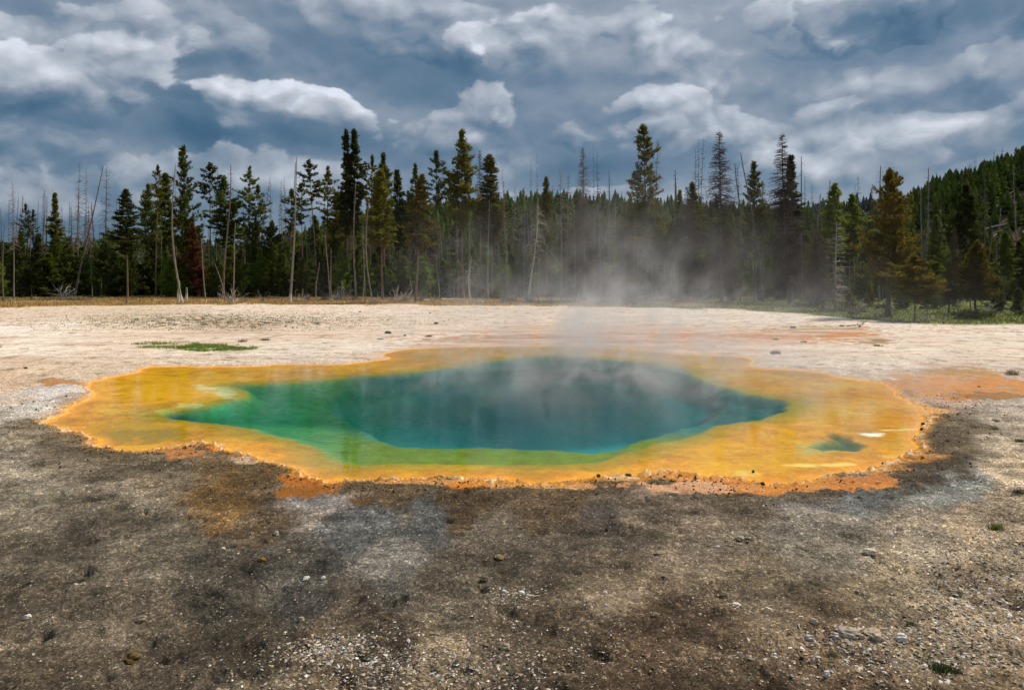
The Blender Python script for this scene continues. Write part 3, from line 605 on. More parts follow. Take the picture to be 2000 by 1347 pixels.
# --- named trees, from the left edge of the wood to the right (column and row of foot, column and row of tip, crown width)
GP, GD = 'pines along the edge of the wood', 'standing dead trees along the wood'
TT = [
('pole',7,590,3,430,None,0,'brown','thick brown broken trunk standing at the far left end of the wood'),
('dead',27,588,21,353,26,0,'grey','tall dead tree with thin side branches, second trunk from the left end of the wood'),
('tall',53,580,49,398,20,'dark','bark','thin scraggly pine with sparse needles near the left end of the wood'),
('pole',42,577,41,382,None,0,'grey','bare grey pole just left of the thin scraggly pine'),
('tall',60,578,63,410,18,'dark','bark','small ragged pine with flat needle clumps, right of the thin scraggly pine'),
('pole',79,576,80,370,None,0,'grey','straight bare pole, left one of the close pair of tall poles at the left'),
('pole',88,576,84,378,None,0,'grey','straight bare pole, right one of the close pair of tall poles at the left'),
('dead',102,577,101,362,14,0,'grey','thin dead tree with short twigs beside the lone dense pine top at the left'),
('spruce',114,580,108,378,28,'olive','bark','lone dense pine top rising among grey poles at the left'),
('dead',150,578,151,368,26,0,'grey','dead tree with long drooping twigs left of the leaning trunk'),
('dead',158,576,156,314,24,0,'grey','tallest bare dead tree just left of the leaning trunk'),
('dead',163,577,167,332,24,0,'grey','dead tree with one hooked twig close left of the leaning trunk'),
('pole',145,584,195,323,None,0,'brown','long bare trunk leaning strongly to the right'),
('pole',184,576,183,395,None,0,'grey','thin pale pole behind the top of the leaning trunk'),
('dead',209,576,209,320,32,0,'brown','dark dead tree with bristling branches right of the leaning trunk'),
('young',137,580,137,472,52,'olive','bark','broad bushy olive pine behind the foot of the leaning trunk'),
('bushy',207,582,207,474,36,'dark','bark','dark bushy middle-height pine left of the big rounded pine'),
('mid',249,586,250,370,56,'dark','bark','big dark pine with a rounded split top, first of the dense left stand'),
('mid',288,580,289,360,40,'green','bark','narrow green pine right of the big rounded pine'),
('tall',305,582,303,325,30,'olive','bark','slender pine with a tuft of needles on a long pale bare stem'),
('mid',324,578,324,342,54,'green','dark','dense pointed dark green pine right of the slender pale-stemmed pine'),
('bowed',355.6,593,342.6,322,None,0,'sock','tall curved bare trunk with a white foot in front of the left stand'),
('dead',345,578,340,326,16,0,'grey','thin twiggy dead tree behind the curved bare trunk'),
('open',364,582,359.5,287,60,'green','dark','highest pine of the left stand, with open tufted branches'),
('tall',415,580,402,318,46,'dark','bark','pine with a heavy clumped dark head on a pale leaning stem'),
('dead',424,577,423,320,22,0,'brown','dead tree with fine twigs behind the clumped pine head'),
('mid',441,580,437,346,60,'green','dark','broad green pine behind the dark bare pole'),
('pole',436.5,586,442.6,322,None,0,'brown','dark bare pole standing before the broad green pine'),
('full',389,583,378,436,40,'rust','bark','rust red dying young pine in the left stand'),
('pole',402.6,594,392,466,None,0,'sock','pale bare snag with a white foot, in front of the rust red pine'),
('stump',348,592,349,550,None,0,'sock','short stout grey stub left of the curved bare trunk'),
('pole',441,594.7,421,513,None,0,'sock','short pale snag leaning to the left'),
('pole',455,594.7,458,434,None,0,'sock','knobbly pale snag right of the short leaning snag'),
('stump',364,589,364,563,None,0,'sock','thin low grey stub right of the curved bare trunk'),
('stump',248,597.5,248,581,None,0,'brown','small dark stump alone in the golden grass'),
('tall',490,580,489,326,34,'green','dark','thin crowned pine standing alone between two gaps of sky'),
('pole',466,580,483,418,None,0,'brown','dark thin trunk leaning beside the lone thin crowned pine'),
('tall',507,580,505,361,32,'green','dark','short tufted pine right of the lone thin crowned pine'),
('dead',500,580,526,343,22,0,'brown','leaning dead tree with twigs above the low bushy pines'),
('dead',526,578,525,352,20,0,'grey','upright dead tree crossed by the leaning dead tree'),
('bushy',533,580,533,434,58,'dark','dark','low wide bushy pine under the crossed dead trees'),
('bushy',499,580,497,424,34,'green','dark','low bushy pine left of the crossed dead trees'),
('dead',546,578,545,375,16,0,'grey','shortest of the four dead tips left of the tall double snag'),
('dead',553,578,552,349,18,0,'grey','second dead tip from the left of the tall double snag'),
('dead',561,578,558,342,18,0,'brown','forked-looking dead tip close left of the tall double snag'),
('tall',566,580,565,370,36,'green','dark','green pine tuft tangled with the tall double snag'),
('pole',566,592.5,581,308,None,0,'sock','tall pale snag leaning right, front one of the double snag'),
('pole',555,578,576,316,None,0,'grey','thin grey snag leaning right, rear one of the double snag'),
('tall',590,580,594,361,42,'green','bark','loose green pine on a reddish pale stem right of the double snag'),
('tall',617,582,610,312,44,'dark','dark','dark tiered pine with a long bare dark stem'),
('tall',640,580,636,325,36,'olive','bark','olive pointed pine between the dark tiered pine and the tall twin pines'),
('pole',618,594,622,512,None,0,'sock','short white footed snag under the dark tiered pine'),
('pole',648,590,646,484,None,0,'sock','thin white footed snag with a knob at its middle'),
('pole',645,590,634,455,None,0,'sock','white stem leaning to meet the thin knobbed snag at its foot'),
('mid',661,580,662,374,54,'olive','bark','olive brown spreading pine left of the tall twin pines'),
('spruce',678,582,674.6,252.7,30,'dark','dark','left and slimmer of the tall twin dark pines'),
('spruce',692,582,690,252.7,42,'dark','dark','right and fuller of the tall twin dark pines'),
('pole',696,586,695,358,None,0,'grey','grey pole in front of the tall twin dark pines'),
('pole',708,590,712,458,None,0,'sock','thin white snag, left of the pair beside the curved white trunk'),
('pole',713,588,715,485,None,0,'sock','thin white snag, right of the pair beside the curved white trunk'),
('bowed',728,592.5,720,389,None,0,'sock','thick curved white trunk in front of the dense centre left stand'),
('tall',726,580,725.6,303,28,'olive','bark','thin tufted pine tip right of the tall twin pines'),
('mid',750,582,751,300,44,'green','bark','pointed pine tip rising above the broad olive pine'),
('mid',747,586,741,333,58,'olive','bark','broad olive pine on an orange lower stem'),
('spruce',778,580,777,333,40,'dark','dark','narrow blackish pine in the centre left stand'),
('pole',786,580,774,420,None,0,'grey','leaning grey dead stem before the narrow blackish pine'),
('pole',777,582,813,449,None,0,'brown','orange brown dead trunk leaning right at a steep angle'),
('mid',812,580,810,321,38,'green','dark','green pine with a side bough right of the narrow blackish pine'),
('mid',811,592,829,341,56,'orange','bark','brownish olive pine on a leaning pale trunk'),
('tall',860.4,583,856,297,42,'dark','dark','tall pine with drooping lowest boughs on a straight dark stem'),
('pole',802,590,802,536,None,0,'sock','short thin white snag among the fallen branches'),
('pole',858,591,855,509,None,0,'sock','thin yellowish snag before the straight dark stem'),
('mid',905,585,902,255.5,54,'olive','bark','tallest bright olive pine at the centre left, pale stem'),
('pole',917,585,914.6,269,None,0,'grey','grey dead stem rising just right of the tallest bright olive pine'),
('dead',895,586,893,400,16,0,'grey','thin dead tree left of the pale stem of the tallest olive pine'),
('finetop',938,583,936,291,30,'brown','brown','purplish brown dead pine top between two olive pines'),
('spruce',961,584,957,302.6,50,'olive','bark','dense columnar olive pine right of the purplish dead top'),
('pole',953,585,950,390,None,0,'grey','thin grey stem left of the dense columnar olive pine'),
('pole',930,587,940,437,None,0,'brown','short leaning brown stem under the purplish dead top'),
('dead',992,586,983.7,323,16,0,'grey','slightly leaning dead tree right of the dense columnar pine'),
('pole',888.6,590,889,543,None,0,'sock','short white post-like snag near fallen logs at the centre'),
('droop',919,590,918,500,50,0,'pale','pale snag with long drooping branches below the tallest olive pine'),
('young',972,586,972,533,22,'lime','bark','small bright green pine sapling under the columnar pine'),
('dead',1025,586,1024,361,10,0,'grey','faint thin dead pole left of the pair of high needle-thin poles'),
('dead',1037,586,1036,307,10,0,'grey','shorter of the pair of high needle-thin poles'),
('dead',1052,586,1050,291,10,0,'grey','taller of the pair of high needle-thin poles'),
('droop',1031,590,1048,387,56,0,'pale','white snag with drooping claw-like branches'),
('droop',1052,589,1053,440,38,0,'grey','grey snag with curled branches right of the white claw-like snag'),
('mid',1067,582,1066,348,34,'olive','bark','pointed olive pine alone behind the claw-like snags'),
('dead',1095.6,590,1095.6,327,32,0,'grey','grey dead conifer with a bristly head, left of two'),
('dead',1108,586,1108,339,28,0,'brown','brown dead conifer with a bristly head, right of two'),
('pole',1122,592,1121,387,None,0,'brown','dark straight trunk left of the dark-headed dead conifer'),
('finetop',1143,590,1141,285,44,0,'brown','dark-headed dead conifer with long down-curved twigs'),
('fine',1140,589,1140,395,74,'brown','brown','reddish brown leafless thicket-like conifer below the dark-headed dead one'),
('dead',1161,586,1160,281,10,0,'grey','highest needle-thin pole right of the dark-headed dead conifer'),
('dead',1175,586,1170,298,26,0,'brown','twiggy dead stem right of the highest needle-thin pole'),
('pole',1190,586,1183,334,None,0,'brown','blunt dead pole leaning slightly left, left of the great centre pine'),
('pole',1136,589,1060,466,None,0,'grey','long dead trunk leaning left across the steamy wood'),
('fine',1219,590,1216,425,66,'brown','brown','brown leafless conifer left of the great centre pine'),
('dead',1201,586,1201,372,18,0,'brown','small twiggy dead top left of the great centre pine'),
('open',1263,588,1259,246,88,'olive','dark','great tiered pine, the tallest tree of the centre right'),
('dead',1272,586,1281,269,28,0,'brown','dead tree with drooping twigs tucked behind the great tiered pine'),
('mid',1284,590,1283,420,54,'olive','dark','lower olive pine right of the great tiered pine'),
('pole',1311,584,1311,334,None,0,'brown','leftmost of three bare poles over the dark hill'),
('pole',1316,584,1317,332,None,0,'grey','middle and highest of three bare poles over the dark hill'),
('pole',1320,584,1320,350,None,0,'grey','rightmost and shortest of three bare poles over the dark hill'),
('mid',1329,584,1328.6,371,30,'green','bark','small pointed green pine right of the three bare poles'),
('mid',1322,591,1323,424,58,'olive','bark','loose olive pine in the steam below the three bare poles'),
('dead',1356,586,1357,289,18,0,'brown','left and lowest of three dead spires'),
('dead',1360,586,1363,266,18,0,'brown','middle of three dead spires'),
('dead',1364,586,1374,266,20,0,'brown','right and leaning one of three dead spires'),
('spruce',1354,588,1353,356,40,'olive','bark','dense olive pine at the foot of the three dead spires'),
('fine',1362,591,1343,363,70,'brown','brown','leaning brown leafless conifer before the three dead spires'),
('fine',1410,593,1407,253,84,'brown','brown','great grey brown dead conifer with a ragged crown, left of the two greatest'),
('dead',1446,589,1442,321,34,0,'brown','pale twiggy dead tree right of the left great dead conifer'),
('pole',1490,592,1454,298,None,0,'brown','slanting dead pole crossing the clumped pine'),
('pole',1476,590,1443,317,None,0,'brown','thin slanting dead pole left of the one crossing the clumped pine'),
('open',1474,591,1472,318,66,'olive','dark','clumped pine with dark round needle tufts between the two great dead conifers'),
('finetop',1489,590,1489,350,36,'brown','brown','short brown dead top at the right of the clumped pine'),
('fine',1541,595,1530,259,84,'brown','brown','great dark dead conifer with a pointed crown, right of the two greatest'),
('spruce',1548,592,1546,305,48,'dark','bark','dark green pine pressed against the right great dead conifer'),
('pole',1567,590,1566.5,306,None,0,'grey','bare pole right of the dark green pressed pine'),
('dead',1573,590,1572,340,14,0,'brown','thin twiggy dead stem right of the bare pole at the dark pressed pine'),
('dead',1584,590,1584,354,18,0,'brown','dead tree with whorled twigs left of the yellow-green pine'),
('pole',1597,586,1597,379,None,0,'grey','short grey pole seen over the hazy hill'),
('pole',1602,586,1607,382,None,0,'grey','short slanting pole seen over the hazy hill'),
('pole',1617,588,1617.5,353,None,0,'grey','thin pole just left of the yellow-green pine'),
('mid',1629,597,1628,361,54,'lime','bark','yellow-green pine with a knobbly tip behind the white spiny snag'),
('spiny',1632.5,609,1629.6,432,48,0,'pale','white spiny snag with crooked short branches'),
('fine',1609,609,1590,438,66,'brown','brown','brown leafless leaning conifer left of the white spiny snag'),
('mid',1659,595,1662,380,56,'lime','bark','soft yellow-green pine right of the white spiny snag'),
('dead',1668,588,1667,354,14,0,'grey','dead tip left of the high tapering one, over the yellow-green pine'),
('dead',1676,588,1674.5,340,22,0,'grey','high tapering dead tree over the soft yellow-green pine'),
('finetop',1700,590,1700,364,28,'brown','brown','bushy dead top left of the big orange pine'),
('pole',1717,592,1716.5,324,None,0,'grey','dead pole behind the left shoulder of the big orange pine'),
('dead',1724,592,1724,329,10,0,'grey','thin dead pole closest to the tip of the big orange pine'),
('big',1734,621,1737,330,100,'orange','dark','big orange tinged pine on a stout dark trunk'),
('bushy',1786,629,1785,498,84,'orange','dark','small orange and rust crowned pine on a crooked forked stem'),
('pole',1802,588,1821,327,None,0,'grey','leaning grey snag, highest of the snag cluster at the hill foot'),
('dead',1803,588,1812,343,20,0,'grey','twiggy snag left of the highest in the snag cluster at the hill foot'),
('pole',1800,590,1797,365,None,0,'grey','lowest snag of the cluster at the hill foot'),
('dead',1837,588,1838.7,384,14,0,'grey','thin snag right of the snag cluster at the hill foot'),
('mid',1826,590,1826,420,36,'green','bark','slim green pine at the foot of the wooded hill'),
('fine',1852.5,614,1864,445,40,'brown','dark','dark trunked leafless pine leaning right near the hill foot'),
('mid',1890,592,1889.6,360,58,'dark','dark','dark brownish pine before the wooded hill'),
('big',1906,614,1904.7,472,70,'orange','dark','rounded yellow olive pine at the right meadow'),
('dead',1920,588,1924,307,20,0,'brown','tall brown dead tree before the wooded hill'),
('pole',1985,588,1979.7,321,None,0,'grey','grey dead tree at the right end with one side branch'),
('dead',1951,590,1951,401,14,0,'pale','pale dead tree with short stubs before the brown hill slope'),
('pole',1877,590,1877,335,None,0,'dark','black bare pole before the wooded hill'),
('young',1944.5,612,1944.5,540,40,'dark','dark','dark bushy young pine at the right meadow'),
('young',1989,617,1989,563,36,'dark','dark','dark bushy young pine at the far right end of the meadow'),
('mid',1962,597,1964,455,40,'green','dark','mid green pine between the two dark bushy young pines'),
('mid',1984,594,1988,470,38,'dark','dark','dark pine at the right end below the brown slope'),
('young',1698,601,1698,556,26,'orange','bark','orange tinged sapling left of the stout dark trunk'),
('young',1762,606,1763,560,44,'green','bark','green sapling between the big orange pine and the forked pine'),
('young',1660,605,1660,572,34,'olive','bark','low sapling under the soft yellow-green pine'),
('young',1818,604,1818,552,48,'green','bark','spreading green sapling right of the forked orange pine'),
('young',1590,603,1590,566,36,'green','bark','green sapling in the grass under the brown leaning conifer'),
('pole',1898,606,1897,563,None,0,'grey','short grey split trunk left of the rounded yellow olive pine'),
]
for (k, ub, vb, ut, vt, w, lf, bk, lab) in TT:
    T(k, ub, vb, ut, vt, w, lf or 'green', bk, lab, GP if PR[[q for q in PR if q.rstrip('0123456789') == k or q == k][0]][0] == 'live' else GD)

LMK = [(7,'broken brown trunk'),(56,'two scraggly pines'),(84,'close pair of poles'),(114,'lone dense pine top'),(145,'foot of the leaning trunk'),(209,'bristling dead tree'),(249,'big rounded dark pine'),(303,'slender pale-stemmed pine'),(356,'tall curved bare trunk'),(389,'rust red pine'),
 (403,'pale snag at the red pine'),(441,'short leaning snag'),(489,'lone thin crowned pine'),(525,'crossed dead trees'),(566,'double snag'),(618,'dark tiered pine'),(662,'olive brown spreading pine'),(685,'tall twin pines'),(728,'curved white trunk'),(778,'narrow blackish pine'),(811,'leaning pale trunk'),
 (858,'tall pine with drooping boughs'),(904,'tallest bright olive pine'),(938,'purplish dead pine top'),(960,'columnar olive pine'),(992,'leaning dead tree at the centre'),(1040,'white claw-like snag'),(1096,'bristly-headed dead pair'),(1141,'dark-headed dead conifer'),(1183,'blunt leaning pole'),(1219,'brown leafless conifer'),
 (1260,'great tiered pine'),(1316,'three bare poles'),(1362,'three dead spires'),(1408,'left great dead conifer'),(1474,'clumped pine'),(1535,'right great dead conifer'),(1584,'whorled dead tree'),(1630,'white spiny snag'),(1660,'soft yellow-green pine'),(1735,'big orange tinged pine'),(1786,'forked orange pine'),
 (1803,'snag cluster at the hill foot'),(1852,'dark trunked leaning pine'),(1906,'rounded yellow olive pine'),(1944,'dark bushy young pine'),(1985,'dead tree at the right end')]
def where(u, v, vlo, vhi, noun, hue):
    m_ = min(LMK, key=lambda k: abs(k[0]-u)); du = u-m_[0]; t = (v-vlo)/(vhi-vlo+1e-6)
    side = 'directly behind' if abs(du) < 6 else ('just ' if abs(du) < 17 else 'well ')+('left of' if du < 0 else 'right of')
    return '%s %s %s %s the %s' % ('tall' if t < .33 else 'middling' if t < .66 else 'low', hue, noun, side, m_[1])
# --- young pines that fill the shade under the wood
q = np.random.RandomState(33)
zones = [(-20, 240, 'small dark green pine in the shade at the left end of the wood', 480, 30), (240, 470, 'small dark green pine in the shade under the left stand', 492, 26), (470, 660, 'small green pine in the gap between the left stand and the tall twin pines', 500, 24),
         (660, 880, 'small dark pine in the shade between the tall twin pines and the centre', 500, 22), (880, 1120, 'small green pine behind the steam at the centre', 490, 26), (1120, 1340, 'small green pine dimmed by steam under the great tiered pine', 500, 20),
         (1340, 1600, 'small green pine dimmed by steam under the two great dead conifers', 505, 20), (1600, 2020, 'small green pine at the foot of the hill behind the meadow', 490, 34)]
for (a, b, lab, top, nn) in zones:
    for k in range(nn):
        u = a+(b-a)*(k+q.rand())/nn; vb = q.uniform(577.5, 583.5) if u < 1300 else q.uniform(579, 590)
        vt = top+q.uniform(-28, 34); lf = ['young', 'green', 'green', 'dark'][q.randint(4)] if u > 240 or q.rand() < .7 else 'dark'
        T('young', u, vb, u, vt, q.uniform(34, 54), lf, 'dark', where(u, vt, top-28, top+34, 'young pine', {'young': 'bright green', 'green': 'green', 'dark': 'dark'}[lf]), 'young pines under the wood')
# --- middle-height pines of the interior
for (a, b, nn, top, lab) in [(0, 240, 5, 470, 'dim interior pine behind the grey poles at the left'), (240, 480, 5, 440, 'dim interior pine deep in the left stand'), (560, 870, 8, 430, 'dim interior pine deep in the centre left stand'),
                        (870, 1130, 9, 440, 'dim interior pine behind the thin veil of steam at the centre'), (1130, 1320, 8, 440, 'dim interior pine behind steam around the great tiered pine'), (1320, 1600, 8, 435, 'dim interior pine behind the two great dead conifers'), (1600, 1990, 8, 465, 'dim interior pine between meadow and wooded hill')]:
    for k in range(nn):
        u = a+(b-a)*(k+q.rand())/nn
        vt = top+q.uniform(-22, 30); lf = ['green', 'dark', 'olive'][q.randint(3)]
        T('full', u, q.uniform(574, 578), u, vt, q.uniform(44, 60), lf, 'dark', where(u, vt, top-22, top+30, 'interior pine', lf), 'pines deep in the wood')
# --- thin grey poles deep in the wood
for (a, b, nn, t0, t1, lab) in [(0, 130, 26, 385, 450, 'thin grey pole in the thicket of poles at the left end'), (130, 240, 24, 385, 450, 'thin grey pole in the thicket around the leaning trunk'), (240, 560, 24, 390, 470, 'thin grey pole deep behind the left stand'), (560, 900, 30, 400, 480, 'thin grey pole deep in the centre left stand'),
                            (960, 1250, 32, 350, 450, 'thin grey pole before the dark centre hill'), (1300, 1560, 14, 380, 450, 'thin grey pole behind the two great dead conifers'), (1560, 1730, 12, 380, 430, 'thin grey pole over the hazy hill at the yellow-green pines'), (1740, 1990, 14, 400, 480, 'thin grey pole at the foot of the wooded hill')]:
    for k in range(nn):
        u = a+(b-a)*(k+q.rand())/nn; vt = q.uniform(t0, t1); bk_ = ['grey', 'brown'][q.randint(2)]; T('pole' if q.rand() < .4 else 'dead', u, q.uniform(575, 582), u+q.normal(0, 4), vt, None, 'green', bk_, where(u, vt, t0, t1, 'thin dead pole', bk_), 'thin dead poles in the wood', tr=.8)

# ------------------------------------------------------------------ wooded hills
def hill(prof, D0, DR, D1, off, mat, seed):
    """land rising from D0 to a crest at DR; prof = (column, row) of its skyline"""
    us = np.linspace(prof[0][0], prof[-1][0], 160); vt = np.interp(us, [p[0] for p in prof], [p[1] for p in prof])
    fr_ = np.linspace(0, 1, 50); U, Q = np.meshgrid(us, fr_, indexing='ij'); D = D0+(D1-D0)*Q
    X = (U-CX)*DR/F*(D/DR)**.9
    Hc = H+(HZ-(vt+off))*DR/F; qr = (DR-D0)/(D1-D0)
    pf = np.where(Q < qr, sst(Q/qr, 0, 1)*.75+.25*(Q/qr), 1-.8*((Q-qr)/(1-qr))**2)
    nz = fbm(X*.02, D*.02, seed, 4)*.10+fbm(X*.08, D*.08, seed+3, 3)*.03
    Z = Hc[:, None]*pf*(1+nz)+(-2)*(1-sst(Q, 0, .2))
    na, nb_ = U.shape; i = (np.arange(na-1)[:, None]*nb_+np.arange(nb_-1)[None]).ravel()
    me = mesh('hill', np.stack([X, D, Z], 2).reshape(-1, 3), np.stack([i, i+nb_, i+nb_+1, i+1], 1), smooth=True)
    tag(link('hill', me, [mat]), kind='structure'); return X, D, Z
def hillmat(name, c, c2, sc_=.05):
    m_ = bpy.data.materials.new(name); m_.use_nodes = True; g = G(m_.node_tree); b = g.n['Principled BSDF']
    pos = g.node('ShaderNodeNewGeometry').outputs['Position']
    g.l.new(g.mix(g.rng(g.noise(pos, sc_, 9, .65), .42, .58), c4(c), c4(c2)), b.inputs['Base Color']); b.inputs['Roughness'].default_value = 1
    b.inputs['Specular IOR Level'].default_value = 0; g.l.new(g.bump(g.noise(pos, .5, 6, .7), .8, .8), b.inputs['Normal']); return m_
HA = hill([(-700,470),(-200,476),(0,482),(100,478),(160,464),(230,457),(400,470),(500,480),(580,455),(640,440),(760,470)], 260, 430, 700, 20, hillmat('wooded_hill_soil', (.035,.045,.02), (.07,.06,.035)), 201)
HB = hill([(480,520),(560,470),(600,452),(640,436),(700,415),(800,398),(890,387),(1000,382),(1060,379),(1150,385),(1250,394),(1400,402),(1500,408),(1600,414),(1750,440),(1900,480)], 190, 350, 560, 20, hillmat('wooded_hill_soil', (.03,.04,.018), (.06,.055,.03)), 211)
HD = hill([(1400,440),(1550,415),(1650,403),(1720,397),(1800,397),(1950,420),(2300,450)], 520, 800, 1100, 4, hillmat('haze_tinted_hill_soil', (.05,.065,.055), (.08,.095,.09), .02), 231)  # farthest hill: bluish distance haze is mixed into its soil colour
HC_ = hill([(1640,480),(1700,450),(1760,415),(1800,392),(1850,368),(1900,350),(1950,332),(2000,312),(2100,280),(2300,240),(2700,220)], 130, 250, 420, 9, hillmat('brown_slope_soil', (.12,.075,.04), (.07,.055,.03)), 221)
def conifer_template(seed, n=9, k=6):
    q = np.random.RandomState(seed); V = []
    for i in range(n):
        z = .05+.9*i/n; r = .30*(1-i/n)**.8+.03
        for j in range(k):
            a = 2*PI*(j+q.rand())/k; rr_ = r*q.uniform(.6, 1.25); w = .45*q.uniform(.7, 1.2)
            V += [(0, 0, z+.16), (rr_*math.cos(a-w), rr_*math.sin(a-w), z-.02-.05*q.rand()), (rr_*math.cos(a+w), rr_*math.sin(a+w), z-.05*q.rand())]
    V += [(-.02, 0, .9), (.02, 0, .9), (0, 0, 1.04)]
    return np.array(V)
CT = [conifer_template(300+i) for i in range(5)]
def forest(name, HX, n, hmin, hmax, mat, seed, keep=None):
    q = np.random.RandomState(seed); X, D, Z = HX; a, b = X.shape; Vs = []; cols = []
    k = 0
    while k < n:
        m_ = n; fi = q.rand(m_)*(a-1.01); fj = q.rand(m_)*(b*.62)
        i = fi.astype(int); j = fj.astype(int); ti = fi-i; tj = fj-j
        f = lambda A: (A[i, j]*(1-ti)+A[i+1, j]*ti)*(1-tj)+(A[i, j+1]*(1-ti)+A[i+1, j+1]*ti)*tj
        x, y, z = f(X), f(D), f(Z); ok = np.abs(x/y) < .95
        if keep is not None: ok &= keep(CX+F*x/y, HZ-(z-H)*F/y, q.rand(m_))
        x, y, z = x[ok], y[ok], z[ok]; x, y, z = x[:n-k], y[:n-k], z[:n-k]
        for t in range(5):
            s_ = np.arange(len(x)) % 5 == t
            xs, ys, zs = x[s_], y[s_], z[s_]; N = len(xs); h = q.uniform(hmin, hmax, N)*q.choice([.45, .7, 1, 1, 1.5], N); an = q.uniform(0, 6.3, N); w = h*q.uniform(.7, 1.1, N)
            v = CT[t]; ca, sa = np.cos(an)[:, None], np.sin(an)[:, None]
            px = (v[None, :, 0]*ca-v[None, :, 1]*sa)*w[:, None]+xs[:, None]; py = (v[None, :, 0]*sa+v[None, :, 1]*ca)*w[:, None]+ys[:, None]
            Vs.append(np.stack([px, py, v[None, :, 2]*h[:, None]+zs[:, None]], 2).reshape(-1, 3)); cols.append(np.repeat(q.rand(N), len(v)))
        k += len(x)
    V = np.vstack(Vs); me = mesh(name, V, np.arange(len(V)).reshape(-1, 3)); vflt(me, 'shade', np.concatenate(cols)); o = link(name, me, [mat]); return o
def fmat(name, c, c2):
    m_ = bpy.data.materials.new(name); m_.use_nodes = True; g = G(m_.node_tree); g.n.clear()
    cc = g.mix(g.attr('shade', 'Fac'), c4(c), c4(c2)); d = g.node('ShaderNodeBsdfDiffuse'); t = g.node('ShaderNodeBsdfTranslucent'); g.l.new(cc, d.inputs[0]); g.l.new(cc, t.inputs[0])
    mx = g.node('ShaderNodeMixShader'); mx.inputs[0].default_value = .3; g.l.new(d.outputs[0], mx.inputs[1]); g.l.new(t.outputs[0], mx.inputs[2])
    o_ = g.node('ShaderNodeOutputMaterial'); g.l.new(mx.outputs[0], o_.inputs[0]); return m_
tag(forest('hillside_forest', HA, 3200, 4, 7, fmat('hill_needles', (.05,.07,.022), (.09,.11,.03)), 401), 'dark forest covering the low far hill at the left', 'forest', kind='stuff')
tag(forest('hillside_forest', HB, 6500, 3.2, 6, fmat('hill_needles', (.05,.08,.018), (.11,.15,.03)), 402), 'dark green forest covering the long hill behind the centre', 'forest', kind='stuff')
tag(forest('hillside_forest', HD, 2200, 7, 12, fmat('haze_tinted_needles', (.05,.07,.065), (.09,.11,.10)), 404), 'bluish distant forest on the farthest hill', 'forest', kind='stuff')  # needle colours carry the blue of distance haze, as on the soil
brown = lambda u, v, r: ~((u > 1775) & (v > 366+(2000-u)*.42) & (v < 520) & (r > .10))
tag(forest('hillside_forest', HC_, 7500, 3, 5.5, fmat('slope_needles', (.040,.065,.016), (.10,.135,.025)), 403, brown), 'young green forest climbing the steep hill at the right', 'forest', kind='stuff')
def hz_at(HX, x, y):
    X, D, Z = HX; d = (X-x)**2+(D-y)**2; i = np.unravel_index(np.argmin(d), d.shape); return float(Z[i])
q = np.random.RandomState(51)
def hillpole(u, vt, vb, DR, HX, lab, grp, key):
    x = (u-CX)*DR/F; z0 = hz_at(HX, x, DR); e = empty('dead_tree', (x, DR, z0-.3)); top = H+(HZ-vt)*DR/F
    K, h0, R0, tm_, cm = PR[key]; s_ = max(1.5, top-z0)/h0
    for nm2, md in (('trunk', tm_), ('branches', cm)):
        if md is None: continue
        if not md.materials: md.materials.append(BK['grey'])
        o = bpy.data.objects.new(nm2, md); C.objects.link(o); o.parent = e; o.scale = (1.0, 1.0, s_); o.rotation_euler = (0, 0, q.rand()*6)
    e.rotation_euler = (0, q.normal(0, .03), 0); tag(e, lab, 'dead tree', grp)
for u, vt, lab in [(1839,355,'lowest dead pole on the crest of the right hill'),(1847,335,'slanting dead pole low on the crest of the right hill'),(1864,338,'dead pole on the hill crest just left of the black bare pole'),
   (1891,315,'taller of the close dead poles halfway up the hill crest'),(1896,314,'thinner of the close dead poles halfway up the hill crest'),(1905,303,'forked dead pole halfway up the hill crest'),(1939,289,'leaning tall dead pole high on the hill crest'),(1954,284,'straight tallest dead pole high on the hill crest'),(1965,299,'small dead pole highest on the hill crest')]:
    hillpole(u, vt, 0, 250, HC_, lab, 'dead poles on the hill crest', 'dead%d' % q.randint(4))
for k in range(46):
    u = q.uniform(880, 1580); vr = np.interp(u, [880,1060,1400,1600], [388,380,402,414]); hillpole(u, vr-q.uniform(4, 22), 0, q.uniform(300, 350), HB, where(u, 5, 0, 15, 'skyline pole', 'grey').replace('tall ', ''), 'dead poles on the centre hill', 'pole%d' % q.randint(4))
for k in range(30):
    u = q.uniform(1780, 2010); vr = np.interp(u, [1760,1850,1950,2010], [415,368,332,305]); DD = q.uniform(170, 235); x = (u-CX)*DD/F
    z0 = hz_at(HC_, x, DD); vb = HZ-(z0-H)*F/DD; hillpole(u, vb-q.uniform(22, 48), 0, DD, HC_, where(u, q.rand(), 0, 1, 'slope pole', 'grey'), 'dead poles on the right hill', 'dead%d' % q.randint(4))

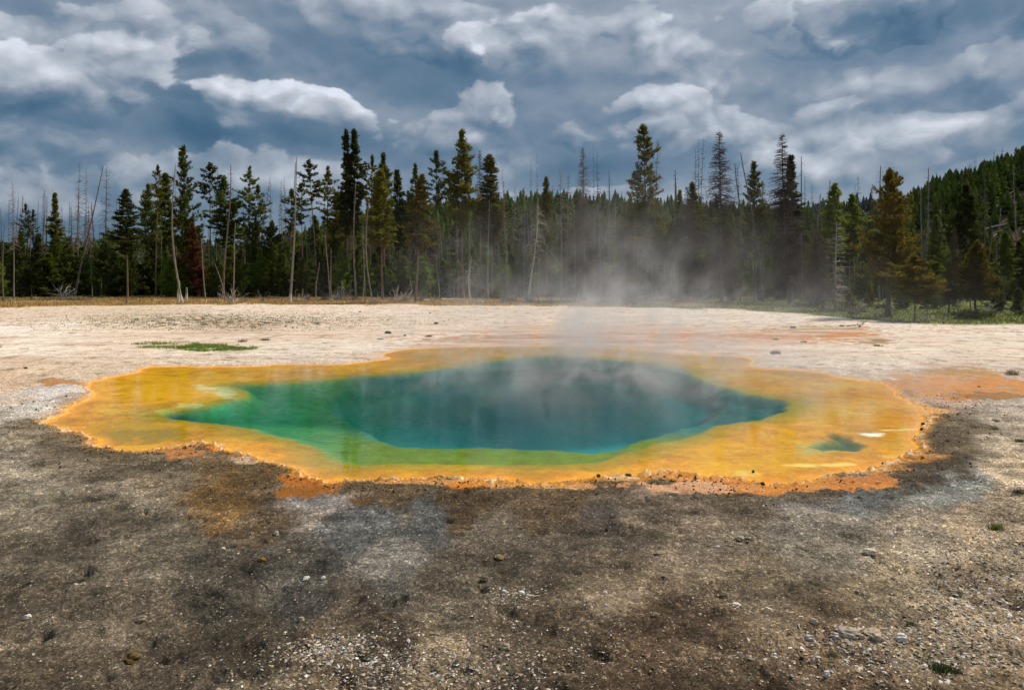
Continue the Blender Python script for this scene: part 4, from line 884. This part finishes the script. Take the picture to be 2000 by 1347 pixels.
# ------------------------------------------------------------------ fallen wood
def log_obj(name, u0, v0, u1, v1, r, mat, lab, cat='log', grp=None, stubs=6, bend=.1, z=None):
    a = pt(u0, v0); b = pt(u1, v1); L = math.hypot(b[0]-a[0], b[1]-a[1])
    md, _ = trunk_mesh(name, L, r, int(u0+v0*3) % 9999, bend=bend, seg=10, top=.35, stubs=stubs)
    o = bpy.data.objects.new(name, md); C.objects.link(o); md.materials.append(BK[mat])
    o.location = (a[0], a[1], gz(a[0], a[1])+r*.8); d = Vector((b[0]-a[0], b[1]-a[1], gz(b[0], b[1])-gz(a[0], a[1]))); o.rotation_euler = d.to_track_quat('Z', 'Y').to_euler()
    tag(o, lab, cat, grp); return o
GL = 'fallen trunks at the edge of the wood'
for a in [(177,582,246,577,.16,'pale','pale fallen trunk under the dark pines left of the small stump'),(0,584,48,585,.14,'grey','grey fallen trunk at the far left end of the wood'),(60,585,100,582,.12,'grey','short grey fallen trunk near the spotted left tree feet'),
          (525,583,600,586,.15,'pale','pale fallen trunk right behind the double snag'),(640,583,732,583,.15,'pale','long low fallen trunk behind the curved white trunk'),(822,589,884,583,.14,'pale','white fallen trunk lying aslant left of the short white post-like snag'),
          (862,588,992,585,.16,'pale','longest white fallen trunk, behind the short white post-like snag'),(936,582,1000,583,.17,'grey','thick grey fallen trunk under the columnar olive pine'),(745,592,820,593,.09,'pale','thin white trunk flat on the pale crust right of the curved white trunk'),
          (1203,585,1252,586,.18,'brown','dark fallen trunk dimmed by steam at the great tiered pine'),(1100,590,1180,588,.12,'grey','fallen trunk in the steam under the dark-headed dead conifer'),(1640,595,1700,593,.15,'brown','fallen trunk in the grass behind the orange tinged sapling'),
          (1955,606,2010,608,.16,'grey','grey fallen trunk in the grass at the right end'),(1723,627,1776,631,.06,'pale','thin pale branch on the crust edge below the big orange pine'),(1798,605,1840,604,.16,'dark','charred dark log in the right meadow'),
          (1215,599,1260,598,.05,'pale','thin white branch on the crust edge in the steam'),(1655,640,1700,634,.035,'grey','thin twig lying on the crust below the dead bushes')]:
    log_obj('log' if a[4] > .08 else 'driftwood', *a[:6], a[6], 'log' if a[4] > .08 else 'branch', GL)
log_obj('driftwood', 2, 679, 31, 685, .05, 'pale', 'pale driftwood branch on the white crust at the left edge', 'branch', stubs=2, bend=.18)
log_obj('stick', 503, 1150, 538, 1170, .008, 'dark', 'reddish dark stick on the black grit at lower left', 'stick', stubs=0, bend=.01)
log_obj('stick', 340, 1068, 352, 1060, .004, 'pale', 'thin pale straw on the grey grit at lower left', 'stick', stubs=0, bend=.005)
log_obj('stick', 780, 1266, 798, 1250, .006, 'pale', 'curved pale twig on the dark grit, bottom centre left', 'stick', stubs=0, bend=.02)
log_obj('stick', 842, 1259, 874, 1257, .008, 'grey', 'flat grey stick beside the curved pale twig', 'stick', stubs=0, bend=.01)
log_obj('stick', 1560, 1240, 1572, 1256, .008, 'pale', 'pinkish short twig above the left end of the flat stones', 'stick', stubs=0, bend=.01)
log_obj('stick', 1292, 1146, 1322, 1152, .007, 'grey', 'short split stick on the sandy grit right of centre', 'stick', stubs=0, bend=.01)
for k in range(34):
    q = np.random.RandomState(700+k); u = q.uniform(1835, 2000); v = q.uniform(395, 470)
    # logs on the bare brown slope
    best = None
    for DD in np.linspace(150, 245, 24):
        x = (u-CX)*DD/F; e_ = abs(HZ-(hz_at(HC_, x, DD)-H)*F/DD-v)
        if best is None or e_ < best[0]: best = (e_, x, DD)
    if best[0] > 12: continue
    _, x, DD = best; L = q.uniform(4, 9); an = q.uniform(-.35, .35); x2, y2 = x+L*math.cos(an), DD+L*math.sin(an)
    z0, z2 = hz_at(HC_, x, DD)+.5, hz_at(HC_, x2, y2)+.5
    if k == 0: lm, _ = trunk_mesh('hill_log', 6, .17, 808, bend=.05, seg=6, k=6, top=.5); lm.materials.append(BK['pale'])
    o = bpy.data.objects.new('log', lm); C.objects.link(o); o.location = (x, DD, z0); o.scale = (1, 1, L/6); o.rotation_euler = Vector((x2-x, y2-DD, max(.3, z2-z0))).to_track_quat('Z', 'Y').to_euler()
    tag(o, where(u, v-395, 0, 75, 'slope log', 'pale').replace('tall', 'high'), 'log', 'fallen logs on the hill slope')
# --- leafless brush
def brush(name, h, n, seed, spread=.9):
    q = np.random.RandomState(seed); P0 = []; P1 = []; R0 = []; R1 = []
    for k in range(n):
        a = q.uniform(0, 6.28); e = q.uniform(.15, 1.4); p = np.array([q.normal(0, .12), q.normal(0, .12), 0.0]); L = h*q.uniform(.5, 1.1); rad = .022*h
        for s_ in range(4):
            d = np.array([math.cos(a)*math.cos(e)*spread, math.sin(a)*math.cos(e)*spread, math.sin(e)]); p2 = p+d*L/4
            P0.append(p); P1.append(p2); R0.append(rad*(1-s_/4*.8)); R1.append(rad*(1-(s_+1)/4*.8))
            if s_:
                dd = d+q.randn(3)*.6; P0.append(p2); P1.append(p2+dd*L*.22); R0.append(rad*.4); R1.append(rad*.1)
            p = p2; a += q.normal(0, .35); e += q.normal(-.05, .25)
    V, f4 = tubes(P0, P1, R0, R1); V[:, 2] = np.maximum(V[:, 2], -.05); return mesh(name, V, tris2(f4))
BR = [brush('brush', 1.2, 14+5*i, 500+i) for i in range(5)]
for b_ in BR: b_.materials.append(BK['grey'])
BL = [(122,584,46,'pale','white antler-like dead root left of the leaning trunk foot'),(131,585,26,'pale','bleached twisted stump beside the leaning trunk foot'),(455,590,44,'pale','white tangle of dead branches at the knobbly pale snag'),(418,591,14,'grey','small grey twig heap left of the short leaning snag'),
 (478,590,16,'grey','grey twig fork right of the white tangle'),(512,590,34,'grey','upright dead twigs at the low bushy olive sapling'),(585,590,30,'pale','pale twiggy bush between the double snag and the dark tiered pine'),(600,589,24,'grey','grey twiggy bush under the pale reddish stem'),(630,588,26,'grey','leaning dead twigs beside the short white footed snag'),
 (662,588,40,'pale','long pale dead boughs under the olive brown pine'),(690,589,26,'grey','grey twig heap under the tall twin pines'),(742,592,20,'pale','pale twigs just right of the thick curved white trunk'),(775,591,46,'pale','white spiky dead boughs before the narrow blackish pine'),(792,591,34,'pale','white spiky boughs around the short thin white snag'),(822,590,30,'grey','grey boughs right of the leaning pale trunk'),
 (846,590,24,'pale','pale forked boughs left of the thin yellowish snag'),(925,592,16,'pale','pale twig lying right of the drooping pale snag'),(985,590,34,'grey','twig bush at the foot of the leaning dead tree, centre'),(1008,591,40,'grey','tangled brush in thin steam left of the claw-like snag'),(1035,591,30,'grey','brush at the foot of the claw-like snag'),(1075,592,34,'grey','brush between the claw-like snags and the bristly-headed dead pair'),
 (1130,595,40,'grey','brush in steam under the dark-headed dead conifer'),(1165,596,44,'grey','brush in thick steam right of the dark-headed dead conifer'),(1195,596,50,'grey','large tangled brush where the steam is thickest'),(1235,596,40,'grey','brush in steam left of the great tiered pine foot'),(1625,612,44,'dark','dark low brush around the white spiny snag foot'),(1645,611,40,'dark','dark brush right of the white spiny snag foot'),
 (1669,616,50,'brown','brown fan-shaped leafless bush on the crust edge'),(1690,612,34,'brown','brown leafless bush under the orange tinged sapling'),(1605,611,24,'dark','dark low brush left of the white spiny snag'),(1722,620,26,'brown','curled roots left of the stout dark trunk'),(1744,618,22,'brown','curled roots right of the stout dark trunk'),
 (1806,629,30,'pale','upright broken driftwood fork on the crust edge at the right'),(1925,616,44,'pale','white antler-like dead branches under the rounded yellow olive pine'),(1786,627,14,'brown','twigs at the foot of the forked orange pine')]
q = np.random.RandomState(9)
for i, (u, v, w, mt, lab) in enumerate(BL):
    x, y = pt(u, v); o = bpy.data.objects.new('dead_brush', BR[i % 5]); C.objects.link(o); s_ = w*y/F/1.35; o.location = (x, y, gz(x, y)); o.scale = (s_, s_, s_*.9); o.rotation_euler = (0, 0, q.rand()*6)
    o.material_slots[0].link = 'OBJECT'; o.material_slots[0].material = BK[mt]; tag(o, lab, 'dead brush', 'dead brush at the edge of the wood')
# --- leafy low shrub
qs = np.random.RandomState(12); cen = qs.normal(0, 1, (260, 3))*np.array([.75, .5, .28])+np.array([0, 0, .42]); dr = cen/np.linalg.norm(cen, axis=1)[:, None]+np.array([0, 0, .4])
Vn, Fn = needles(cen, dr, np.full(260, .24), 9, qs, .28); me = mesh('shrub', Vn, Fn)
for i, (u, v, w, lf, lab) in enumerate([(1892,626,60,'dark','dark leafy shrub at the grass edge under the rounded yellow olive pine'),(1930,622,34,'olive','small olive shrub right of the white antler-like branches'),(1722,604,30,'dark','low green shrub behind the stout dark trunk'),(1560,600,26,'olive','low olive shrub in the steamy grass')]):
    x, y = pt(u, v); o = bpy.data.objects.new('shrub', me); C.objects.link(o); s_ = w*y/F/3.2; o.location = (x, y, gz(x, y)); o.scale = (s_, s_, s_); o.rotation_euler = (0, 0, i*1.3)
    if not me.materials: me.materials.append(LM['dark'])
    o.material_slots[0].link = 'OBJECT'; o.material_slots[0].material = LM[lf]; tag(o, lab, 'shrub', 'low shrubs in the right meadow')

# ------------------------------------------------------------------ grass, gravel, crust
def tintmat(name, rough=.9, spec=.25, trans=0.0, nscale=60):
    m_ = bpy.data.materials.new(name); m_.use_nodes = True; g = G(m_.node_tree); b = g.n['Principled BSDF']
    pos = g.node('ShaderNodeNewGeometry').outputs['Position']; k = g.ramp(g.noise(pos, nscale, 4, .6), [(.3, (.65,)*3), (.7, (1.25,)*3)])
    cc = g.mix(1.0, g.attr('tint'), k, 'MULTIPLY'); g.l.new(cc, b.inputs['Base Color']); b.inputs['Roughness'].default_value = rough; b.inputs['Specular IOR Level'].default_value = spec
    if trans:
        t = g.node('ShaderNodeBsdfTranslucent'); g.l.new(cc, t.inputs[0]); mx = g.node('ShaderNodeMixShader'); mx.inputs[0].default_value = trans
        g.l.new(b.outputs[0], mx.inputs[1]); g.l.new(t.outputs[0], mx.inputs[2]); g.l.new(mx.outputs[0], g.n['Material Output'].inputs[0])
    return m_
GM = tintmat('grass_blades', trans=.35, nscale=3); SM = tintmat('stone', nscale=45)
def blades(x, y, z, h, w, col, q, lean=.35, cv=.3):
    n = len(x); a = q.uniform(0, 6.28, n); l = q.normal(0, lean, (n, 2))*h[:, None]
    p = np.stack([x, y, z], 1); s_ = np.stack([np.cos(a), np.sin(a), np.zeros(n)], 1)*w[:, None]/2
    tip = p+np.stack([l[:, 0], l[:, 1], h], 1); V = np.stack([p-s_, p+s_, tip], 1).reshape(-1, 3)
    c = col*(1+cv*q.randn(n)[:, None]); return V, np.repeat(np.clip(c, .004, .9), 3, 0)
def grassmesh(name, V, c):
    me = mesh(name, V, np.arange(len(V)).reshape(-1, 3)); vcol(me, 'tint', c); return link(name, me, [GM])
q = np.random.RandomState(61)
# meadow
n = 90000; u = q.uniform(-60, 2060, n); te = np.interp(u, [-900,0,500,900,1200,1450,1600,1750,2000,2900], [606,603,595,598,601,606,618,632,638,650])
v = te+2-(te-578)*q.rand(n)**.8; x, y = (u-CX)*H/(v-HZ), H*F/(v-HZ); te2 = te+fbm(x*.2, y*.1, 51, 4)*4; k = v < te2-.5; u, x, y = u[k], x[k], y[k]
grn = (fbm(x*.12, y*.06, 55, 4)+(u-1250)/700 > q.normal(0, .12, len(x)))
c = np.where(grn[:, None], np.array([.125,.145,.028]), np.array([.44,.29,.12])); c = c*(1+.5*fbm(x*.3, y*.3, 57, 3))[:, None]
h = q.uniform(.10, .30, len(x))*np.where(grn, .8, 1.1); V1, c1 = blades(x, y, gzv(x, y)-.02, h, h*.35, c, q)
tag(grassmesh('meadow_grass', V1, c1), 'golden and green grass between the pale crust and the wood', 'grass', kind='stuff')
# thin turf on the pale crust
n = 34000; u = q.normal(430, 160, n); v = q.normal(628, 9, n); ok = (v > 606) & (v < 650); u, v = u[ok], v[ok]; x, y = (u-CX)*H/(v-HZ), H*F/(v-HZ); ok = fbm(x*1.5, y*1.5, 58, 4) > .12; x, y = x[ok], y[ok]
h = q.uniform(.02, .07, len(x)); V1, c1 = blades(x, y, gzv(x, y), h, h*.9, np.tile(np.array([.12,.13,.045]), (len(x), 1)), q)
tag(grassmesh('turf', V1, c1), 'sparse brownish turf speckling the pale crust at the left', 'turf', kind='stuff')
n = 14000; r_ = np.sqrt(q.rand(n)); a = q.uniform(0, 6.28, n); u = 425+r_*np.cos(a)*80; v = 684+r_*np.sin(a)*7.5; u2 = np.where(q.rand(n) < .3, u-90, u); v2 = np.where(u2 != u, v-6+(q.rand(n)-.5)*2, v)
x, y = (u2-CX)*H/(v2-HZ), H*F/(v2-HZ); ok = fbm(x*.9, y*1.2, 59, 5) > -.02+.1*q.randn(len(x)); x, y = x[ok], y[ok]; h = q.uniform(.03, .09, len(x)); V1, c1 = blades(x, y, gzv(x, y), h, h*.4, np.tile(np.array([.20,.29,.045]), (len(x), 1)), q)
tag(grassmesh('grass_patch', V1, c1), 'bright green low grass patch on the pale crust left of the pool', 'grass', kind='stuff')
TF = [(1945,1043,22,13,(.12,.14,.04),'spiky green grass tuft on the sandy grit at the right'),(1838,1328,52,13,(.05,.075,.018),'dark green leafy tuft at the lower right corner'),(1868,1335,30,9,(.06,.085,.02),'smaller dark tuft right of the dark leafy tuft'),(1975,737,24,12,(.25,.20,.10),'dry brown grass tuft in the orange run-off'),
 (1944,829,16,5,(.10,.12,.03),'low green tuft, upper of two right of the pool'),(1944,848,12,5,(.10,.12,.03),'low green tuft, lower of two right of the pool'),(1992,870,20,8,(.11,.12,.04),'flat tuft at the right edge beside the grit'),(1992,970,30,8,(.09,.085,.04),'brownish tuft at the right edge below the pool level'),
 (1713,680,20,5,(.13,.17,.05),'small green tuft on the pale crust behind the pool, right'),(1570,672,12,4,(.13,.17,.05),'tiny green tuft in the far orange run-off'),(1516,667,12,4,(.13,.16,.05),'tiny green tuft left of the far orange run-off'),(1645,640,12,4,(.10,.11,.04),'tiny dark tuft near the far leafless bushes'),
 (518,668,22,5,(.13,.12,.05),'brown green tuft above the grass patch, right one'),(474,671,22,5,(.13,.12,.05),'brown green tuft above the grass patch, left one'),(521,634,14,4,(.12,.14,.05),'little green tuft in the turf, left of two'),(620,635,14,4,(.12,.14,.05),'little green tuft in the turf, right of two'),(743,666,18,3,(.15,.14,.06),'flat olive tuft beside the dark lump on the crust'),
 (1780,1232,16,9,(.10,.12,.04),'faint green tuft above the flat stones'),(1625,1305,18,9,(.11,.12,.05),'faint green tuft below the flat stones'),(50,725,7,5,(.10,.12,.04),'tiny dark tuft on the crust at the far left')]
for i, (u, v, w, hp, cc, lab) in enumerate(TF):
    x, y = pt(u, v); m_ = y/F; n = int(60+w*5); rr_ = w*m_/2
    px = x+q.normal(0, rr_*.42, n); py = y+q.normal(0, rr_*.42, n); h = hp*m_*q.uniform(.4, 1.1, n)
    V1, c1 = blades(px-x, py-y, np.zeros(n), h, h*.16+.002, np.tile(np.array(cc), (n, 1)), q, lean=.5); o = grassmesh('grass_tuft', V1, c1); o.location = (x, y, gz(x, y)-.004); tag(o, lab, 'grass tuft', 'grass tufts on the bare ground')
# pebbles and chips
OC = np.array([(1,0,0),(0,1,0),(-1,0,0),(0,-1,0),(.2,.1,1),(-.1,.1,-.8),(.7,.7,.25),(-.6,.65,-.1),(-.7,-.6,.3),(.65,-.7,-.05)], float)
OF = np.array([(0,6,4),(6,1,4),(1,7,4),(7,2,4),(2,8,4),(8,3,4),(3,9,4),(9,0,4),(6,0,5),(1,6,5),(7,1,5),(2,7,5),(8,2,5),(3,8,5),(9,3,5),(0,9,5)])
def chips(name, x, y, z, s_, flat, col, q, cv=.25):
    n = len(x); a = q.uniform(0, 6.28, n); T_ = OC[None]*(1+.28*q.randn(n, 10, 1)); sx = s_*q.uniform(.7, 1.5, n); sy = s_*q.uniform(.5, 1, n); sz = s_*flat*q.uniform(.6, 1.4, n)
    X = T_[..., 0]*sx[:, None]; Y = T_[..., 1]*sy[:, None]; Z = T_[..., 2]*sz[:, None]+q.normal(0, .25, n)[:, None]*X
    V = np.stack([X*np.cos(a)[:, None]-Y*np.sin(a)[:, None]+x[:, None], X*np.sin(a)[:, None]+Y*np.cos(a)[:, None]+y[:, None], Z+(z+sz*.45)[:, None]], 2).reshape(-1, 3)
    Fi = (OF[None]+np.arange(n)[:, None, None]*10).reshape(-1, 3); me = mesh(name, V, Fi); vcol(me, 'tint', np.repeat(np.clip(col*(1+cv*q.randn(n)[:, None]), .01, .85), 10, 0)); return link(name, me, [SM])
q = np.random.RandomState(71)
def scatter(n, um, us_, vm, vs, uni=False):
    u = q.uniform(um-us_, um+us_, n) if uni else q.normal(um, us_, n); v = q.uniform(vm-vs, vm+vs, n) if uni else q.normal(vm, vs, n); v = np.maximum(v, 700); return u, v
U_, V_, S_, C_ = [], [], [], []
def addc(uv, smin, smax, pal):
    u, v = uv; n = len(u); U_.append(u); V_.append(v); S_.append(smin+(smax-smin)*q.rand(n)**2.5); p = np.array(pal); C_.append(p[q.randint(len(p), size=n)])
pal = [(.45,.40,.34),(.30,.25,.19),(.55,.52,.48),(.20,.16,.12),(.36,.27,.17),(.10,.09,.08),(.07,.06,.05)]
light = [(.46,.40,.31),(.36,.29,.20),(.56,.52,.45),(.28,.21,.14)]
y_ = 4.9+10*q.rand(30000)**1.3; u_ = q.uniform(-80, 2080, 30000); addc((u_, HZ+H*F/y_), .002, .011, pal)
addc(scatter(2200, 800, 150, 1338, 28), .003, .018, light+pal+pal+pal); addc(scatter(1800, 900, 170, 1290, 35), .003, .014, light+pal); addc(scatter(1600, 650, 50, 1290, 18), .004, .017, light+pal)
addc(scatter(5200, 1900, 90, 1180, 75), .004, .020, light+pal); addc(scatter(2500, 1750, 140, 1290, 35), .004, .020, light+pal); addc(scatter(500, 1435, 22, 1060, 8), .006, .02, [(.36,.30,.22),(.30,.24,.17)])
addc(scatter(500, 1410, 30, 1185, 14), .004, .016, [(.34,.25,.16),(.28,.20,.13)]); addc(scatter(1500, 1950, 50, 1060, 40), .004, .017, light); addc(scatter(700, 990, 40, 1185, 14), .003, .013, light+pal)
addc(scatter(500, 1660, 70, 1262, 10), .006, .022, [(.30,.23,.16),(.22,.15,.10),(.38,.30,.22)]); addc(scatter(1200, 1450, 250, 1310, 20), .004, .017, [(.16,.11,.07),(.22,.15,.09),(.34,.26,.18)])
u, v, s_, c = map(np.concatenate, (U_, V_, S_, C_)); x, y = (u-CX)*H/(v-HZ), H*F/(v-HZ); ok = sdf(x, y, rimW) > .25; ok &= y < 20
tag(chips('gravel', x[ok], y[ok], gzv(x[ok], y[ok])-.001, s_[ok], .45, c[ok], q), 'loose pale and dark chips of stone strewn over the near grit', 'gravel', kind='stuff')
# dark crumbs in the damp fringe of the near shore
n = 22000; seg = q.randint(len(rimW), size=n); P0 = np.array(rimW); P1 = np.roll(P0, -1, 0); t = q.rand(n)[:, None]; p = P0[seg]*(1-t)+P1[seg]*t+q.normal(0, .75, (n, 2)); d = sdf(p[:, 0], p[:, 1], rimW)
ok = (d > .22) & (d < 1.6) & (p[:, 1] < 18.5) & (fbm(p[:, 0]*1.6, p[:, 1]*1.6, 88, 4) > -.08); p = p[ok]; pal2 = np.array([(.10,.07,.035),(.06,.045,.028),(.16,.10,.035),(.05,.04,.03),(.22,.13,.03)])
tag(chips('mud_crumbs', p[:, 0], p[:, 1], gzv(p[:, 0], p[:, 1])-.004, .004+.020*q.rand(len(p))**3, .8, pal2[q.randint(5, size=len(p))], q), 'dark brown crumbs of mud along the near shore', 'mud', kind='stuff')
# knobbly mineral rim
n = 9000; seg = q.randint(len(rimW), size=n); t = q.rand(n)[:, None]; p = P0[seg]*(1-t)+P1[seg]*t+q.normal(0, .16, (n, 2)); d = sdf(p[:, 0], p[:, 1], rimW); ok = (d > -.06) & (d < .30) & (p[:, 1] < 21); p = p[ok]
pal3 = np.array([(.70,.32,.03),(.66,.34,.08),(.68,.52,.32),(.60,.22,.02),(.24,.12,.02),(.74,.38,.04)])
tag(chips('mineral_crust', p[:, 0], p[:, 1], np.maximum(gzv(p[:, 0], p[:, 1]), -.01)-.004, .004+.017*q.rand(len(p))**3, .6, pal3[q.randint(6, size=len(p))], q), 'knobbly orange and white mineral crust rimming the near shore', 'mineral crust', kind='stuff')
# single stones
import bmesh
def rock(u, v, w, hp, cc, lab, flat=1.0):
    x, y = pt(u, v); m_ = y/F; seed = int(u*7+v); bm = bmesh.new(); bmesh.ops.create_icosphere(bm, subdivisions=3, radius=1); co = np.array([vv.co[:] for vv in bm.verts])
    k = 1+.45*fbm(co[:, 0]*1.1+seed, co[:, 1]*1.1+co[:, 2]*1.7, seed % 97, 4); co = co*k[:, None]
    co[:, 2] = np.round(co[:, 2]*2.2)/2.2*.5+co[:, 2]*.5
    co *= np.array([w*m_/2, w*m_/2*.75, hp*m_/2*1.3])
    for vv, c_ in zip(bm.verts, co): vv.co = c_
    me = bpy.data.meshes.new('stone'); bm.to_mesh(me); bm.free(); vcol(me, 'tint', np.tile(np.array(cc), (len(co), 1))*(1+.3*fbm(co[:, 0]*40, co[:, 1]*40, 5, 3))[:, None])
    o = link('stone', me, [SM]); o.location = (x, y, gz(x, y)+hp*m_*.22); o.rotation_euler = (0, 0, (seed % 60)/30-1); tag(o, lab, 'stone', 'stones on the bare ground')
W1, T1, B1_, D1_ = (.62,.58,.52), (.40,.32,.23), (.16,.11,.06), (.05,.04,.03)
for r_ in [(540,1057,9,8,W1,'small white stone on the dark grit below the orange seep'),(436,1093,11,6,(.5,.42,.32),'flat beige stone on the grey grit at left'),(512,1108,16,9,(.22,.13,.02),'ochre mossy clod on the black grit at left'),(562,1092,10,8,(.4,.3,.22),'round pinkish stone right of the ochre clod'),
 (598,1149,15,7,W1,'flat whitish stone, left of two below the ochre clod'),(631,1153,9,6,W1,'small whitish stone, right of two below the ochre clod'),(54,1226,13,8,W1,'white stone on the grit at the lower left'),(277,1238,20,15,(.22,.18,.12),'lumpy brown stone standing up at the lower left'),(258,1315,36,16,(.11,.07,.02),'dark brown mossy clod at the bottom left'),
 (589,1234,13,10,T1,'round tan stone at the bottom left of centre'),(148,1158,8,5,W1,'tiny white chip left of the mossy ground'),(164,1157,8,5,T1,'tiny tan chip beside the white chip at left'),(985,1176,11,6,W1,'pale flat stone, left of three in the centre foreground'),(1019,1179,14,8,(.68,.68,.68),'whitest round stone, middle of three in the centre foreground'),(1031,1182,11,5,T1,'tan stone touching the whitest round stone'),
 (945,1154,17,12,(.10,.085,.06),'dark wedge stone left of the three stones in the centre foreground'),(1182,1180,9,6,W1,'small pale stone right of centre in the foreground'),(1183,1206,6,4,(.7,.7,.66),'tiny white stone just below the small pale stone'),(986,1291,22,12,(.28,.24,.16),'large olive tan stone at the bottom centre'),(1437,1199,20,8,(.56,.50,.42),'pale slab left of the flat stones'),
 (1579,1266,17,12,(.44,.40,.36),'grey round stone at the left end of the flat stones'),(1630,1262,17,11,(.46,.40,.33),'tan stone second from the left among the flat stones'),(1657,1259,46,15,(.33,.27,.21),'long flat brown slab, biggest among the flat stones'),(1684,1268,12,11,(.42,.34,.26),'small upright stone right of the long brown slab'),(1713,1270,26,14,(.42,.33,.25),'rounded pinkish stone right of the long brown slab'),
 (1725,1267,10,8,(.5,.45,.38),'small stone on the shoulder of the pinkish stone'),(1760,1270,22,14,(.58,.55,.5),'white stone at the right end of the flat stones'),(1705,1256,40,10,(.34,.26,.18),'thin tan slab behind the pinkish stone'),(1602,1262,24,9,(.20,.13,.08),'dark brown slab between the grey and tan stones'),(1590,1235,16,10,T1,'tan stone above the grey round stone'),
 (1830,1307,18,12,(.56,.54,.5),'whitish stone above the dark leafy tuft'),(1615,1340,14,11,W1,'white stone at the bottom edge right of centre'),(1742,1062,10,7,(.7,.7,.68),'bright white stone on the right grit'),(1699,1096,26,9,(.55,.46,.33),'yellowish slab on the right grit'),(1559,1024,9,3,W1,'thin white flake near the shore grit'),(1918,1050,8,5,W1,'little white stone left of the spiky green tuft'),
 (1927,886,7,5,W1,'little white stone right of the pool'),(1862,952,14,5,(.5,.5,.5),'pale flake on the grit right of the pool'),(1401,1085,9,4,W1,'thin pale chip right of centre near the shore'),(1443,1061,20,8,(.38,.32,.24),'crumbled tan clod on the grit below the pool'),(758,654,13,6,D1_,'dark brown lump on the far crust behind the pool'),(852,635,11,4,D1_,'dark lump farther back on the crust, left of centre'),
 (703,611,5,2,D1_,'tiny dark lump near the white snag feet'),(840,613,5,2,D1_,'tiny dark lump on the far crust, left of centre'),(791,659,6,3,D1_,'tiny dark clod right of the dark brown lump'),(838,661,13,4,(.12,.09,.05),'flat dark clod on the far crust behind the pool'),(1168,935,12,8,D1_,'black knob on the near rim of the pool'),(1226,936,14,6,D1_,'dark flat knob on the near rim right of the black knob'),
 (1471,920,7,6,D1_,'black pebble standing in the shallow yellow water'),(1489,953,10,6,D1_,'black stone at the notch of the near rim'),(1725,906,6,4,D1_,'black pebble at the right near rim'),(1515,694,20,7,(.20,.13,.08),'brown rounded mound on the far crust'),(1549,643,11,4,D1_,'dark lump at the far right crust'),(1679,641,7,3,D1_,'small dark lump near the far orange crust'),
 (1803,832,7,6,D1_,'black knob at the right rim, upper one'),(1801,841,7,6,D1_,'black knob at the right rim, lower one'),(1912,760,8,3,D1_,'dark stone in the orange run-off'),(1315,948,12,6,(.42,.26,.03),'ochre clod on the pale orange shelf'),(1185,1047,7,7,D1_,'round black pebble on the damp grey flat'),(755,1232,10,6,(.16,.10,.02),'ochre crumb left of the curved pale twig'),
 (740,1270,13,6,(.18,.12,.04),'ochre flat crumb below the curved pale twig'),(1289,1098,24,7,(.24,.18,.12),'brown crusty clod right of centre'),(975,1102,22,6,(.20,.13,.06),'brown crusty clod in the centre foreground'),(1280,1222,20,8,(.17,.12,.07),'brown broken clod right of bottom centre'),(1978,630,6,3,D1_,'tiny dark lump at the right meadow edge')]:
    rock(*r_)

# ------------------------------------------------------------------ steam
bm = bmesh.new(); bmesh.ops.create_cube(bm, size=1.0); me = bpy.data.meshes.new('steam'); bm.to_mesh(me); bm.free()
x0, x1_, y0, y1_, z0, z1 = -9, 27, 14, 66, .03, 9.5
for vv in me.vertices: vv.co = ((x0+x1_)/2+vv.co.x*(x1_-x0), (y0+y1_)/2+vv.co.y*(y1_-y0), (z0+z1)/2+vv.co.z*(z1-z0))
vm = bpy.data.materials.new('steam'); vm.use_nodes = True; g = G(vm.node_tree); g.n.clear()
pos = g.node('ShaderNodeNewGeometry').outputs['Position']; sp = g.node('ShaderNodeSeparateXYZ'); g.l.new(pos, sp.inputs[0]); px, py, pz = sp.outputs
def puffs(lst):
    tot = None
    for (cx_, cy_, rx, ry, hh_, k) in lst:
        d = g.v('LENGTH', g.v('MULTIPLY', g.v('SUBTRACT', g.v('MULTIPLY', pos, (1, 1, 0)), (cx_, cy_, 0)), (1/rx, 1/ry, 0)))
        e = g.m('MULTIPLY', g.m('EXPONENT', g.m('MULTIPLY', g.m('MULTIPLY', d, d), -1.0)), g.m('EXPONENT', g.m('MULTIPLY', pz, -1/hh_)))
        e = g.m('MULTIPLY', e, k); tot = e if tot is None else g.m('ADD', tot, e)
    return tot
nz = g.noise(g.v('MULTIPLY', g.v('ADD', pos, g.xyz(g.m('MULTIPLY', pz, -.25), 0, 0)), (.80, .40, .60)), 1.0, 3, .58, .8)
den = g.m('ADD', g.m('MULTIPLY', puffs([(7.5,48,4.5,8,1.9,.50),(15,50,8,6,1.7,.60),(-3.5,56,3.0,7,4,.35)]), g.rng(nz, .46, .74, 0, .23)),
      g.m('MULTIPLY', puffs([(3.0,24,5.0,6.5,1.4,1.6),(4.6,31,2.6,5,2.0,1.1),(10,21,5,6,.7,.6),(-4,24,5,6,.5,.35)]), g.rng(nz, .43, .66, 0, .27)))
den = g.m('MULTIPLY', den, g.rng(pz, 9.3, 5, 0, 1))
pv = g.node('ShaderNodeVolumePrincipled'); pv.inputs['Color'].default_value = (.97, .95, .95, 1); pv.inputs['Anisotropy'].default_value = .25; g.l.new(den, pv.inputs['Density'])
o_ = g.node('ShaderNodeOutputMaterial'); g.l.new(pv.outputs[0], o_.inputs['Volume']); vm.cycles.volume_step_rate = .45
tag(link('steam', me, [vm]), 'white steam drifting off the hot pool toward the wood', 'steam', kind='stuff')
